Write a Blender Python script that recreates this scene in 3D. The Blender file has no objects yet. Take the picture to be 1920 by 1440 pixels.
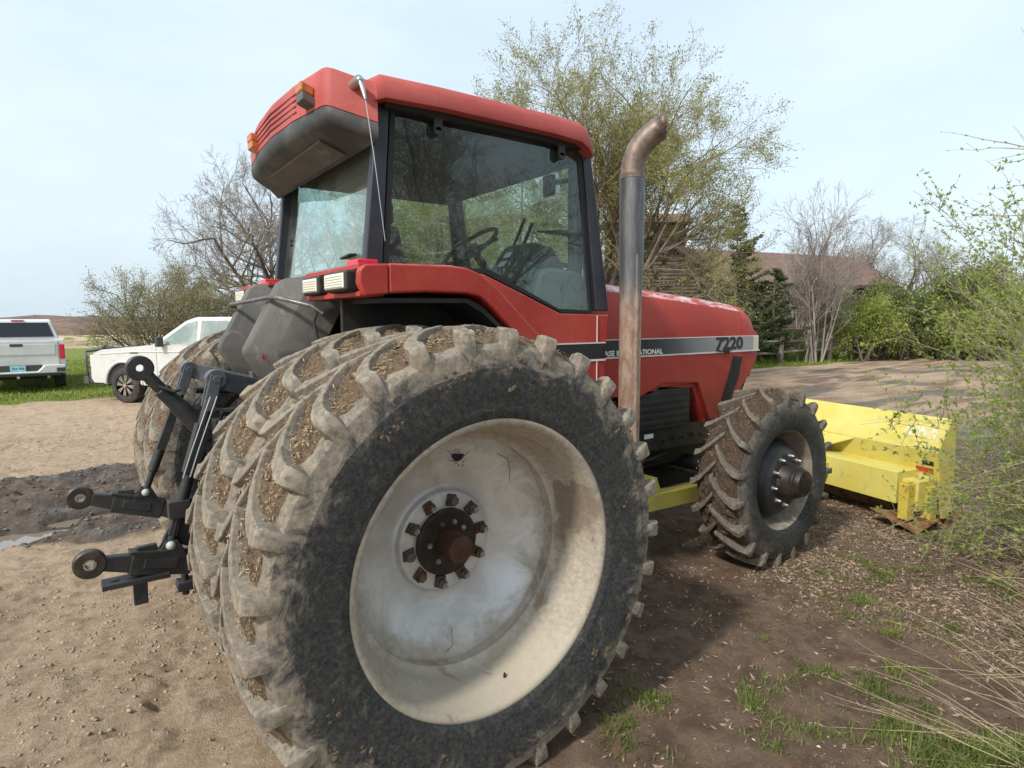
import bpy, bmesh, math, random
import numpy as np
from mathutils import Vector, Matrix
random.seed(7); rng=np.random.default_rng(11)
scene=bpy.context.scene
COL=scene.collection
rad=math.radians
SUN=Vector((-.70,-.16,.66)).normalized()

# ------------------------------------------------------------ materials
def srgb(h):
    h=h.lstrip('#'); v=[int(h[i:i+2],16)/255 for i in (0,2,4)]
    return tuple(((c+.055)/1.055)**2.4 if c>.04045 else c/12.92 for c in v)+(1,)
def rgba(c): return tuple(c)+((1,) if len(c)==3 else ())
class NT:
    def __init__(s,name):
        s.m=bpy.data.materials.new(name); s.m.use_nodes=True; s.t=s.m.node_tree; s.t.nodes.clear()
        s.out=s.n('ShaderNodeOutputMaterial'); s.b=s.n('ShaderNodeBsdfPrincipled'); s.l(s.b.outputs[0],s.out.inputs[0])
        s.tc=s.n('ShaderNodeTexCoord'); s.co=s.tc.outputs['Object']
    def n(s,t,**k):
        x=s.t.nodes.new(t)
        for a,b in k.items(): setattr(x,a,b)
        return x
    def l(s,a,b): s.t.links.new(a,b)
    def set(s,inp,v):
        if isinstance(v,bpy.types.NodeSocket): s.l(v,inp)
        else: inp.default_value=v
    def noise(s,scale,detail=4,rough=.6,vec=None,dist=0,out='Fac'):
        x=s.n('ShaderNodeTexNoise'); s.l(vec or s.co,x.inputs['Vector']); x.inputs['Scale'].default_value=scale
        x.inputs['Detail'].default_value=detail; x.inputs['Roughness'].default_value=rough; x.inputs['Distortion'].default_value=dist
        return x.outputs[out]
    def scaled(s,v,src=None):
        x=s.n('ShaderNodeMapping'); s.l(src or s.co,x.inputs[0]); x.inputs['Scale'].default_value=v; return x.outputs[0]
    def ramp(s,f,a,b,va=0.,vb=1.):
        x=s.n('ShaderNodeMapRange'); x.clamp=True; x.interpolation_type='SMOOTHSTEP'
        s.set(x.inputs[0],f); x.inputs[1].default_value=a; x.inputs[2].default_value=b; x.inputs[3].default_value=va; x.inputs[4].default_value=vb
        return x.outputs[0]
    def math(s,op,a,b=0.,c=0.):
        x=s.n('ShaderNodeMath',operation=op); s.set(x.inputs[0],a); s.set(x.inputs[1],b); s.set(x.inputs[2],c); return x.outputs[0]
    def mix(s,f,a,b):
        x=s.n('ShaderNodeMix',data_type='RGBA'); s.set(x.inputs[0],f)
        s.set(x.inputs[6],rgba(a) if isinstance(a,tuple) else a); s.set(x.inputs[7],rgba(b) if isinstance(b,tuple) else b)
        return x.outputs[2]
    def bump(s,h,strength=.3,dist=.01):
        x=s.n('ShaderNodeBump'); s.l(h,x.inputs['Height']); x.inputs['Strength'].default_value=strength; x.inputs['Distance'].default_value=dist
        s.l(x.outputs[0],s.b.inputs['Normal'])
    def base(s,c): s.set(s.b.inputs['Base Color'],rgba(c) if isinstance(c,tuple) else c)
    def rough(s,v): s.set(s.b.inputs['Roughness'],v)
    def metal(s,v): s.set(s.b.inputs['Metallic'],v)
def M(name,c,rough=.6,metal=0.,c2=None,sc=6,lo=.4,hi=.65,dirt=None,dsc=14,dlo=.5,dhi=.7,bump=0.,bsc=60,coat=0.,bd=.004):
    t=NT(name); base=rgba(c)
    if c2 is not None: base=t.mix(t.ramp(t.noise(sc,5,.65),lo,hi),rgba(c),c2)
    r=rough
    if dirt is not None:
        f=t.ramp(t.noise(dsc,8,.7,dist=.6),dlo,dhi); base=t.mix(f,base if not isinstance(base,tuple) else rgba(base),dirt)
        r=t.math('ADD',t.math('MULTIPLY',f,.85-rough),rough)
    t.base(base); t.rough(r); t.metal(metal)
    if coat: t.b.inputs['Coat Weight'].default_value=coat; t.b.inputs['Coat Roughness'].default_value=.15
    if bump: t.bump(t.noise(bsc,6,.7),bump,bd)
    return t.m

# ------------------------------------------------------------ mesh helpers
def link(name,me,parent=None,loc=(0,0,0),kind=None):
    o=bpy.data.objects.new(name,me); COL.objects.link(o); o.location=loc
    if parent is not None: o.parent=parent
    if kind: o['kind']=kind
    return o
def tag(o,label=None,cat=None,group=None,kind=None):
    if label: o['label']=label
    if cat: o['category']=cat
    if group: o['group']=group
    if kind: o['kind']=kind
    return o
def empty(name,loc,rz=0,label=None,cat=None,group=None):
    o=bpy.data.objects.new(name,None); COL.objects.link(o); o.location=loc; o.rotation_euler=(0,0,rz); o.empty_display_size=.2
    return tag(o,label,cat,group)
class MB:
    def __init__(s): s.v=[]; s.f=[]; s.mi=[]; s.cur=0
    def add(s,V,F):
        b=len(s.v); s.v+= [tuple(map(float,p)) for p in V]; s.f+=[tuple(b+i for i in f) for f in F]; s.mi+=[s.cur]*len(F); return s
    def hexa(s,p):  # bottom 4 ccw, top 4
        return s.add(p,[(0,3,2,1),(4,5,6,7),(0,1,5,4),(1,2,6,5),(2,3,7,6),(3,0,4,7)])
    def box(s,x0,x1,y0,y1,z0,z1):
        return s.hexa([(x0,y0,z0),(x1,y0,z0),(x1,y1,z0),(x0,y1,z0),(x0,y0,z1),(x1,y0,z1),(x1,y1,z1),(x0,y1,z1)])
    def obox(s,a,b,w,h,up=(0,0,1),w2=None,h2=None):  # bar from a to b
        a=Vector(a);b=Vector(b);d=(b-a).normalized(); up=Vector(up); sd=d.cross(up).normalized(); u=sd.cross(d)
        w2=w if w2 is None else w2; h2=h if h2 is None else h2
        P=[]
        for c,ww,hh in ((a,w,h),(b,w2,h2)):
            for i,j in ((-1,-1),(1,-1),(1,1),(-1,1)): P.append(c+sd*i*ww/2+u*j*hh/2)
        return s.hexa(P)
    def prism(s,poly,axis,a0,a1):  # poly in remaining two axes
        n=len(poly)
        def mk(p,a):
            return {'x':(a,p[0],p[1]),'y':(p[0],a,p[1]),'z':(p[0],p[1],a)}[axis]
        V=[mk(p,a0) for p in poly]+[mk(p,a1) for p in poly]
        return s.add(V,[tuple(range(n))[::-1],tuple(range(n,2*n))]+[(i,(i+1)%n,n+(i+1)%n,n+i) for i in range(n)])
    def loft(s,secs,cap=True,closed=True):
        n=len(secs[0]); V=[p for q in secs for p in q]; F=[]
        for k in range(len(secs)-1):
            for i in range(n if closed else n-1):
                j=(i+1)%n; F.append((k*n+i,k*n+j,(k+1)*n+j,(k+1)*n+i))
        if cap and closed: F+= [tuple(range(n))[::-1],tuple((len(secs)-1)*n+i for i in range(n))]
        return s.add(V,F)
    def tube(s,pts,r,n=10,cap=True):
        pts=[Vector(p) for p in pts]; rs=r if isinstance(r,(list,tuple)) else [r]*len(pts); secs=[]
        t=(pts[1]-pts[0]).normalized(); ref=Vector((0,0,1)) if abs(t.z)<.9 else Vector((1,0,0)); u=t.cross(ref).normalized()
        for k,p in enumerate(pts):
            d=(pts[min(k+1,len(pts)-1)]-pts[max(k-1,0)]).normalized(); u=(u-d*u.dot(d)).normalized(); w=d.cross(u)
            secs.append([p+(u*math.cos(2*math.pi*i/n)+w*math.sin(2*math.pi*i/n))*rs[k] for i in range(n)])
        return s.loft(secs,cap)
    def cyl(s,a,b,r,n=20,r2=None): return s.tube([a,b],[r,r if r2 is None else r2],n)
    def lathe(s,prof,n=64,c=(0,0,0),closed=False,t0=0,t1=2*math.pi):  # prof (y,r) about Y axis
        secs=[]
        for k in range(n):
            a=2*math.pi*k/n; secs.append([(c[0]+r*math.sin(a),c[1]+y,c[2]+r*math.cos(a)) for y,r in prof])
        m=len(prof); V=[p for q in secs for p in q]; F=[]
        for k in range(n):
            k2=(k+1)%n
            for i in range(m if closed else m-1):
                j=(i+1)%m; F.append((k*m+i,k*m+j,k2*m+j,k2*m+i))
        return s.add(V,F)
    def sphere(s,c,r,n=12,sc=(1,1,1)):
        prof=[(-math.cos(math.pi*i/(n//2))*r, math.sin(math.pi*i/(n//2))*r+1e-5) for i in range(n//2+1)]
        b=len(s.v); s.lathe(prof,n); 
        for i in range(b,len(s.v)): p=s.v[i]; s.v[i]=(c[0]+p[0]*sc[0],c[1]+p[1]*sc[1],c[2]+p[2]*sc[2])
        return s
    def mirror_y(s):
        m=MB(); m.v=[(x,-y,z) for x,y,z in s.v]; m.f=[f[::-1] for f in s.f]; m.mi=list(s.mi); return m
    def build(s,name,mat,parent=None,loc=(0,0,0),smooth=False,bevel=0,seg=2,recalc=True,kind=None,angle=40):
        me=bpy.data.meshes.new(name); me.from_pydata(s.v,[],s.f)
        mats=mat if isinstance(mat,(list,tuple)) else [mat]
        for m in mats: me.materials.append(m)
        if len(mats)>1: me.polygons.foreach_set('material_index',s.mi)
        if recalc:
            bm=bmesh.new(); bm.from_mesh(me); bmesh.ops.remove_doubles(bm,verts=bm.verts,dist=1e-5); bmesh.ops.recalc_face_normals(bm,faces=bm.faces); bm.to_mesh(me); bm.free()
        if smooth or bevel:
            me.polygons.foreach_set('use_smooth',[True]*len(me.polygons))
        if smooth: me.set_sharp_from_angle(angle=rad(angle))
        o=link(name,me,parent,loc,kind)
        if bevel:
            b=o.modifiers.new('bevel','BEVEL'); b.width=bevel; b.segments=seg; b.limit_method='ANGLE'; b.angle_limit=rad(32); b.harden_normals=True; b.use_clamp_overlap=True
        return o
def raw_mesh(name,V,F,mats,parent=None,smooth=False,mi=None,kind=None,loc=(0,0,0)):
    """V (n,3) array, F (m,k) array of one polygon size"""
    V=np.ascontiguousarray(V,np.float32); F=np.ascontiguousarray(F,np.int32)
    me=bpy.data.meshes.new(name); me.vertices.add(len(V)); me.vertices.foreach_set('co',V.ravel())
    m,k=F.shape; me.loops.add(m*k); me.loops.foreach_set('vertex_index',F.ravel())
    me.polygons.add(m); me.polygons.foreach_set('loop_start',np.arange(0,m*k,k,dtype=np.int32))
    try: me.polygons.foreach_set('loop_total',np.full(m,k,np.int32))
    except Exception: pass
    for q in (mats if isinstance(mats,(list,tuple)) else [mats]): me.materials.append(q)
    if mi is not None: me.polygons.foreach_set('material_index',mi.astype(np.int32))
    if smooth: me.polygons.foreach_set('use_smooth',np.ones(m,bool))
    me.update(calc_edges=True); me.validate()
    return link(name,me,parent,loc,kind)

# ------------------------------------------------------------ noise in numpy
def vnoise(x,y,seed=0):
    xi=np.floor(x).astype(np.int64); yi=np.floor(y).astype(np.int64); fx=x-xi; fy=y-yi
    def h(a,b):
        n=(a*374761393+b*668265263+seed*144269) & 0xffffffff; n=((n^(n>>13))*1274126177)&0xffffffff; return ((n^(n>>16))&0xffff)/65535.
    u=fx*fx*(3-2*fx); v=fy*fy*(3-2*fy)
    return (h(xi,yi)*(1-u)+h(xi+1,yi)*u)*(1-v)+(h(xi,yi+1)*(1-u)+h(xi+1,yi+1)*u)*v
def fbm(x,y,o=4,seed=0,g=.5):
    s=0;a=1;t=0
    for k in range(o): s=s+a*vnoise(x*2**k,y*2**k,seed+k*7); t+=a; a*=g
    return s/t
def sstep(x,a,b): t=np.clip((x-a)/(b-a),0,1); return t*t*(3-2*t)
# ------------------------------------------------------------ material library
RED=(.40,.030,.028)
def red_paint(name='faded_red_paint',pale_top=False):
    t=NT(name); n=t.noise(1.7,4,.6); base=t.mix(t.ramp(n,.35,.7),(.34,.026,.019),(.43,.056,.036))
    # pale streaks mixed into up-facing paint, strongest on the hood
    g=t.n('ShaderNodeNewGeometry'); sx=t.n('ShaderNodeSeparateXYZ'); t.l(g.outputs['Normal'],sx.inputs[0])
    up=t.math('MULTIPLY',t.ramp(sx.outputs[2],.25,.8),t.ramp(t.noise(5,8,.75,t.scaled((.5,1,2))),.45,.6))
    base=t.mix(t.math('MULTIPLY',up,.9 if pale_top else .2),base,(.68,.60,.60))
    sm=t.ramp(t.noise(3,8,.8,t.scaled((1,1,.5)),dist=1.2),.62,.8); base=t.mix(t.math('MULTIPLY',sm,.35),base,(.14,.012,.012))
    dust=t.ramp(t.noise(40,6,.8),.5,.85); base=t.mix(t.math('MULTIPLY',dust,.25),base,(.46,.26,.20)); st=t.ramp(t.noise(14,8,.8,t.scaled((1,1,.18)),dist=.4),.56,.80); base=t.mix(t.math('MULTIPLY',st,.35),base,(.42,.22,.16)); scr=t.ramp(t.noise(26,4,.7,t.scaled((.12,1,1.6)),dist=2.),.70,.735); base=t.mix(t.math('MULTIPLY',scr,.55),base,(.55,.40,.36))
    t.base(base); t.rough(t.ramp(n,.3,.7,.42,.6)); t.b.inputs['Specular IOR Level'].default_value=.4; t.bump(t.noise(140,3,.6),.04,.001)
    return t.m
m_red=red_paint(); m_redhood=red_paint('pale_streaked_hood_red',True)
def roof_red():
    t=NT('chalky_roof_red'); n=t.noise(2.4,6,.7); base=t.mix(t.ramp(n,.3,.75),(.35,.048,.040),(.45,.095,.078))
    base=t.mix(t.math('MULTIPLY',t.ramp(t.noise(60,5,.8),.5,.8),.3),base,(.5,.22,.2)); t.base(base); t.rough(.62); t.bump(t.noise(180,3,.6),.08,.001); return t.m
m_roof=roof_red()
m_black=M('black_painted_steel',(.016,.017,.019),.5,0,(.035,.034,.032),8,.4,.7,dirt=(.10,.085,.065),dsc=20,dlo=.58,dhi=.8,bump=.12,bsc=90)
m_blackp=M('weathered_black_plastic',(.075,.072,.066),.62,0,(.13,.12,.105),4,.35,.7,dirt=(.26,.225,.18),dsc=9,dlo=.52,dhi=.8,bump=.15,bsc=120,bd=.002)
m_visor=M('faded_black_visor',(.035,.036,.037),.6,0,(.10,.098,.092),5,.4,.75,dirt=(.2,.18,.15),dsc=12,dlo=.6,dhi=.85,bump=.1,bsc=150,bd=.002)
m_pillar=M('navy_black_pillar_paint',(.022,.024,.034),.38,0,(.035,.036,.045),6,.4,.7)
m_dark=M('oily_black_castings',(.012,.012,.013),.7,0,(.028,.025,.022),7,.4,.7,bump=.2)
m_rubber_seal=M('rubber_seal',(.012,.014,.014),.7)
m_int=M('cab_interior_plastic',(.06,.062,.058),.7,0,(.08,.08,.075),9,.4,.7)
m_liner=M('cab_headliner',(.03,.032,.032),.9)
m_seat=M('seat_fabric',(.045,.045,.05),.9,bump=.2,bsc=200)
m_rust=M('rusty_hub',(.055,.028,.018),.75,.3,(.11,.05,.03),14,.4,.7,bump=.3,bsc=90)
m_hub=M('dark_hub_plate',(.02,.017,.015),.55,.4,(.05,.035,.028),18,.4,.7,bump=.2,bsc=120)
m_nutr=M('rusty_lug_nut',(.08,.045,.028),.7,.5,(.16,.09,.055),50,.4,.6,bump=.3,bsc=200)
m_nutg=M('grey_steel_nut',(.13,.12,.11),.55,.6,(.11,.065,.045),40,.48,.62,bump=.2,bsc=150)
m_stud=M('bare_steel_stud',(.42,.41,.39),.45,.8,(.25,.22,.19),60,.4,.6)
m_chrome=M('chrome',(.8,.8,.8),.12,1.)
m_alu=M('dull_aluminium',(.45,.45,.44),.4,.9)
def rust_pipe():
    t=NT('exhaust_pipe_steel'); sz=t.n('ShaderNodeSeparateXYZ'); t.l(t.co,sz.inputs[0]); z=sz.outputs[2]
    n=t.noise(18,7,.75,t.scaled((1,1,.35)))
    low=t.ramp(t.math('ADD',z,t.math('MULTIPLY',n,.35)),2.28,1.98)
    base=t.mix(t.ramp(t.noise(30,5,.7,t.scaled((1,1,.2))),.35,.7),(.13,.135,.14),(.20,.20,.195))
    rr=t.mix(t.ramp(n,.4,.62),(.40,.30,.24),(.25,.15,.105))
    base=t.mix(low,base,rr); t.base(base); t.metal(t.ramp(low,0,1,.75,.25)); t.rough(t.ramp(n,.3,.7,.38,.6)); t.bump(t.noise(150,4,.7),.1,.002); return t.m
m_stack=rust_pipe()
def elbow():
    t=NT('heat_rusted_elbow'); n=t.noise(9,6,.7); base=t.mix(t.ramp(n,.35,.62),(.085,.066,.054),(.23,.165,.13)); t.base(base); t.metal(.35); t.rough(.5); t.bump(t.noise(120,4,.7),.15,.002); return t.m
m_elbow=elbow()
def tyre_mat(R0,R1,name,dust=(.34,.27,.185),dk=.72):
    """rubber whose shoulder and tread carry dried mud, ragged towards the bead; wheel-local coordinates"""
    t=NT(name); s=t.n('ShaderNodeSeparateXYZ'); t.l(t.co,s.inputs[0]); x,y,z=s.outputs
    r=t.math('SQRT',t.math('ADD',t.math('MULTIPLY',x,x),t.math('MULTIPLY',z,z)))
    n1=t.noise(7,8,.75,dist=.8); n2=t.noise(38,6,.75)
    f=t.ramp(t.math('ADD',r,t.math('MULTIPLY',t.math('SUBTRACT',n1,.5),.50)),R0,R1)
    rub=t.mix(t.ramp(t.noise(60,6,.8,dist=.6),.35,.75),(.017,.018,.020),(.080,.080,.075))
    rub=t.mix(t.ramp(t.noise(9,8,.8,dist=1.4),.52,.72),rub,(.13,.122,.105))
    mud=t.mix(t.ramp(n2,.35,.7),tuple(dk*q for q in (.22,.187,.143)),tuple(dk*q for q in (.40,.345,.27))); mud=t.mix(t.math('MULTIPLY',t.ramp(t.noise(11,6,.75),.5,.75),.7),mud,tuple(dk*q for q in (.15,.145,.135)))
    mud=t.mix(t.math('MULTIPLY',t.ramp(t.noise(5,4,.6),.5,.75),.55),mud,dust); mud=t.mix(t.math('MULTIPLY',t.ramp(t.noise(17,8,.8,dist=1.4),.52,.66),.72),mud,(.075,.073,.070))
    ge=t.n('ShaderNodeNewGeometry'); pt=ge.outputs['Pointiness']; mud=t.mix(t.math('MULTIPLY',t.math('MULTIPLY',t.ramp(pt,.52,.58),t.ramp(n2,.35,.6)),.5),mud,tuple(dk*q for q in (.55,.47,.37))); mud=t.mix(t.math('MULTIPLY',t.ramp(t.noise(13,8,.8,dist=1.5),.50,.66),.6),mud,tuple(dk*q for q in (.15,.142,.13))); mud=t.mix(t.math('MULTIPLY',t.ramp(pt,.485,.44),.7),mud,tuple(dk*q for q in (.12,.09,.065)))  # tread colour goes lighter on convex edges, darker in creases
    t.base(t.mix(f,rub,mud)); t.rough(t.ramp(f,0,1,.62,.92)); t.b.inputs['Specular IOR Level'].default_value=.35
    t.bump(t.math('ADD',t.noise(60,7,.8),t.math('MULTIPLY',t.noise(14,5,.7,dist=1.),.5)),.55,.004); return t.m
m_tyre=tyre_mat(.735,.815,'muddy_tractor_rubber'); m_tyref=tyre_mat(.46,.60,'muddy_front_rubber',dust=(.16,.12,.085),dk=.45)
def mud_mat(name,a,b,c):
    t=NT(name); base=t.mix(t.ramp(t.noise(55,7,.8),.35,.65),a,b); base=t.mix(t.ramp(t.noise(150,5,.7,t.scaled((1,2.5,1)),dist=1.),.56,.64),base,c)
    t.base(base); t.rough(.95); t.bump(t.noise(70,8,.85),1.,.02); return t.m
m_cake=mud_mat('straw_caked_mud',(.13,.082,.048),(.29,.205,.125),(.50,.38,.22))
m_cakef=mud_mat('brown_caked_mud',(.045,.028,.018),(.12,.082,.052),(.28,.2,.12))
m_straw=M('straw_bits',(.40,.30,.18),.8,0,(.25,.175,.10),30,.4,.6)
def rim_mat():
    t=NT('dirty_silver_rim_paint'); s=t.n('ShaderNodeSeparateXYZ'); t.l(t.co,s.inputs[0]); x,y,z=s.outputs
    r=t.math('SQRT',t.math('ADD',t.math('MULTIPLY',x,x),t.math('MULTIPLY',z,z)))
    n=t.noise(6,7,.7,dist=.5); n2=t.noise(45,6,.8)
    out=t.ramp(t.math('ADD',r,t.math('MULTIPLY',t.math('SUBTRACT',n,.5),.25)),.36,.50)
    base=t.mix(t.ramp(n,.35,.7),(.60,.61,.61),(.45,.445,.42))
    beige=t.mix(t.ramp(n2,.35,.7),(.37,.315,.235),(.20,.16,.11)); base=t.mix(t.math('MULTIPLY',out,.85),base,beige)
    low=t.math('MULTIPLY',t.ramp(z,-.30,-.50),t.ramp(n2,.3,.6)); base=t.mix(t.math('MULTIPLY',low,.6),base,(.43,.375,.28))
    blotch=t.math('MULTIPLY',t.ramp(t.noise(3.2,5,.6,dist=1.),.56,.64),t.ramp(r,.45,.48)); base=t.mix(t.math('MULTIPLY',blotch,.65),base,(.15,.105,.07))  # brown noise blotches on the barrel outside the disc
    spk=t.ramp(t.noise(95,4,.8),.66,.74); base=t.mix(t.math('MULTIPLY',spk,t.ramp(out,0,1,.15,.8)),base,(.13,.10,.075))
    t.base(base); t.rough(t.ramp(out,0,1,.42,.75)); t.metal(t.ramp(out,0,1,.35,.05)); t.bump(n2,.12,.002); return t.m
m_rim=rim_mat()
m_rimf=M('dusty_front_rim',(.20,.17,.13),.7,.1,(.33,.29,.23),9,.4,.7,dirt=(.14,.11,.08),dsc=25,dlo=.55,dhi=.75,bump=.1)
m_yellow=M('chipped_yellow_paint',(.54,.455,.085),.6,0,(.60,.535,.17),2.2,.35,.7,dirt=(.36,.28,.13),dsc=7,dlo=.54,dhi=.8,bump=.08,bsc=50)
m_yelrust=M('rust_bleeding_yellow_paint',(.54,.42,.06),.6,0,(.32,.14,.04),12,.54,.68,bump=.15)
m_cutedge=M('rusty_cutting_edge',(.30,.17,.085),.7,.35,(.16,.075,.035),12,.4,.65,bump=.3)
m_white_decal=M('worn_white_decal',(.60,.60,.56),.6,0,(.58,.50,.14),28,.42,.52)
def flat(name,c,rough=.55,metal=0): return M(name,c,rough,metal)
m_redrefl=flat('red_reflector',(.50,.015,.02),.3); m_lblack=flat('black_decal',(.012,.012,.015),.4); m_lwhite=flat('white_lettering',(.75,.75,.73),.5)
m_pinline=flat('pale_pinstripe',(.68,.62,.58),.5)
def stripe():
    t=NT('fading_stripe_decal'); s=t.n('ShaderNodeSeparateXYZ'); t.l(t.co,s.inputs[0])
    base=t.mix(t.ramp(s.outputs[0],2.15,3.35),(.010,.011,.014),(.30,.31,.33)); t.base(base); t.rough(.42); return t.m
m_stripe=stripe()
m_lamp=M('clear_lamp_lens',(.80,.78,.64),.18,0,(.62,.58,.42),3,.4,.7); m_orange=M('amber_lens',(.55,.16,.03),.3,0,(.34,.10,.04),40,.4,.7); m_redlens=flat('red_lens',(.62,.02,.05),.25)
def glass(name,tint,alpha=.85,rough=.0,dirt=.06):
    t=NT(name); t.t.nodes.remove(t.b)
    tr=t.n('ShaderNodeBsdfTransparent'); tr.inputs[0].default_value=rgba(tint)
    gl=t.n('ShaderNodeBsdfGlossy'); gl.inputs['Roughness'].default_value=rough; gl.inputs['Color'].default_value=(.9,1,.97,1)
    fr=t.n('ShaderNodeFresnel'); ge=t.n('ShaderNodeNewGeometry'); t.l(t.ramp(ge.outputs['Backfacing'],0,1,1.52,1/1.52),fr.inputs[0])
    mx=t.n('ShaderNodeMixShader'); t.l(t.math('MINIMUM',t.math('MULTIPLY',fr.outputs[0],1.7),1.),mx.inputs[0]); t.l(tr.outputs[0],mx.inputs[1]); t.l(gl.outputs[0],mx.inputs[2])
    df=t.n('ShaderNodeBsdfDiffuse'); df.inputs[0].default_value=(.42,.44,.38,1)
    m2=t.n('ShaderNodeMixShader'); t.l(t.ramp(t.noise(3,6,.7,t.scaled((1,1,.6)),dist=.6),.35,.8,dirt*.3,dirt*2.2),m2.inputs[0]); t.l(mx.outputs[0],m2.inputs[1]); t.l(df.outputs[0],m2.inputs[2])
    t.l(m2.outputs[0],t.out.inputs[0]); return t.m
m_glass=glass('green_tinted_cab_glass',(.78,.92,.86)); m_rglass=glass('pale_rear_glass',(.66,.84,.80),dirt=.16); m_cglass=M('dark_truck_glass',(.012,.014,.016),.06,0)
m_cglass2=glass('truck_side_glass',(.45,.60,.55),dirt=.1)
m_redgroove=M("dark_groove",(.16,.02,.022),.7)
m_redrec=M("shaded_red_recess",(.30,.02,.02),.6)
m_lampr=M("lamp_rib",(.5,.46,.33),.3)
m_linkeye=M("worn_link_eye",(.045,.038,.034),.5,.5,(.10,.075,.055),20,.4,.7)
m_pinw=M("pale_pin_head",(.42,.43,.37),.5)
m_greysteel=M("grey_painted_steel",(.075,.082,.095),.45,.1,(.13,.135,.145),12,.4,.7)
m_railgrey=M("worn_grab_rail",(.10,.10,.10),.4,.4,(.22,.21,.2),15,.4,.7)
m_greenint=M('grey_green_console',(.10,.135,.125),.6)
m_mirror=flat('mirror_glass',(.85,.87,.88),.03,1.)
m_white=M('white_car_paint',(.62,.62,.61),.28,0,(.56,.55,.52),3,.4,.7,dirt=(.40,.36,.30),dsc=2.5,dlo=.58,dhi=.85,coat=.6); m_greyp=M('dark_grey_trim',(.05,.05,.052),.6); m_ctyre=M('car_tyre_rubber',(.03,.03,.03),.8,0,(.10,.085,.065),6,.45,.75)
m_wheelblk=flat('gloss_black_wheel',(.012,.012,.013),.25)
# ------------------------------------------------------------ TRACTOR
tractor=empty('tractor',(0,0,0),0,'large faded red farm tractor with dual muddy rear wheels, glass cab and tall exhaust','tractor')
ZR=.876
def arr_lugs(N,yh,Rc,Rs,Rb,L,w0,w1,side,shoulder_r,seed,nt=13,ex=2.1):
    """R-1 tread bars: apex leads forward at the top. returns V,F lists"""
    V=[];F=[];r_=random.Random(seed); k_=Rc/.907
    sec=[(-.5,-.018,-.2),(-.5,-.010,.22),(-.5,-.002,.70),(-.5,.000,.94),(-.5,.004,1.0),(0,0,1.005),(.5,-.004,1.0),(.5,.000,.94),(.5,.002,.70),(.5,.010,.22),(.5,.018,-.2)]
    n=len(sec)
    for k in range(N):
        th0=2*math.pi*(k+(0 if side>0 else .5))/N; wob=r_.uniform(-.004,.004); ph=[r_.uniform(0,6.28) for _ in range(3)]; wear=r_.uniform(-.003,.002)
        base=len(V); path=[]
        for i in range(nt):
            t=i/(nt-1); y=-.020*k_+(yh+.020*k_)*t; s=L*(1-(1-t)**ex); path.append((y,s,Rc+wear+(Rs-Rc)*t**2,Rb-.03*t**3,w0+(w1-w0)*t,0))
        for e,yo,rr,ww in ((.1,.010,.003,1.0),(.2,.0175,.012,.99),(.6,.027,.055,.92),(1.,.025,0,.84)):
            path.append((yh+yo*k_,L*(1+.03*e),(Rs-rr*k_) if rr else shoulder_r,0,w1*ww,1))
        for q,(y,s,rt,rb,w,sh) in enumerate(path):
            for m,(hw,dx,hh) in enumerate(sec):
                wv=.0016*math.sin(q*1.3+ph[0])+.0012*math.sin(q*2.9+ph[1]); off=hw*w+dx*k_+wv
                if not sh: r=rb+(rt-rb)*hh+(.0014*math.sin(q*2.1+ph[2]) if hh>.5 else 0); yy=y
                else: rb_=min(Rb-.05*k_,rt-.02); h1=max(hh,0); r=rb_+(rt-rb_)*h1; yy=(yh-.005)+h1*(y-(yh-.005))
                th=th0-(s+off)/Rc+wob; V.append((r*math.sin(th),side*yy,r*math.cos(th)))
        rows=len(path)
        for a in range(rows-1):
            for b in range(n-1): F.append((base+a*n+b,base+a*n+b+1,base+(a+1)*n+b+1,base+(a+1)*n+b))
        F.append(tuple(base+i for i in range(n))[::-1]); F.append(tuple(base+(rows-1)*n+i for i in range(n)))
    return V,F
def make_tyre_mesh(name,prof,N,yh,Rc,Rs,Rb,L,w0,w1,sr,mat,nseg=120,ex=2.1):
    m=MB(); m.lathe(prof,nseg)
    for side in (1,-1):
        V,F=arr_lugs(N,yh,Rc,Rs,Rb,L,w0,w1,side,sr,3+side,ex=ex); m.add(V,F)
    return m
REAR_PROF=[(-.170,.535),(-.200,.545),(-.212,.566),(-.217,.575),(-.2235,.592),(-.2255,.598),(-.2265,.606),(-.2260,.612),(-.2325,.645),(-.237,.69),(-.2385,.735),(-.2395,.752),(-.2395,.759),(-.2370,.763),(-.234,.795),(-.226,.824),(-.210,.839),(-.180,.850),(-.12,.857),(-.06,.860),(0,.860)]
REAR_PROF=REAR_PROF+[(-y,r) for y,r in REAR_PROF[-2::-1]]
REAR_PROF=[(y*1.0,r) for y,r in REAR_PROF]
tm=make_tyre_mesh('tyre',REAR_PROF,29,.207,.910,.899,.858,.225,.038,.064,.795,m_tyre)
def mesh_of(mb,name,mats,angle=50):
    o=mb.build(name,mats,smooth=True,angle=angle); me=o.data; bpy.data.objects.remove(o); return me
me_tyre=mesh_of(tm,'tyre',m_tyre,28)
FP=[(-.150,.365),(-.172,.372),(-.184,.395),(-.192,.43),(-.196,.475),(-.192,.52),(-.182,.555),(-.16,.585),(-.12,.602),(-.06,.612),(0,.615)]
FP=FP+[(-y,r) for y,r in FP[-2::-1]]
tf=make_tyre_mesh('tyre',FP,19,.172,.668,.655,.612,.175,.034,.046,.55,m_tyref,96,1.45)
me_tyref=mesh_of(tf,'tyre',m_tyref,28)
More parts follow.
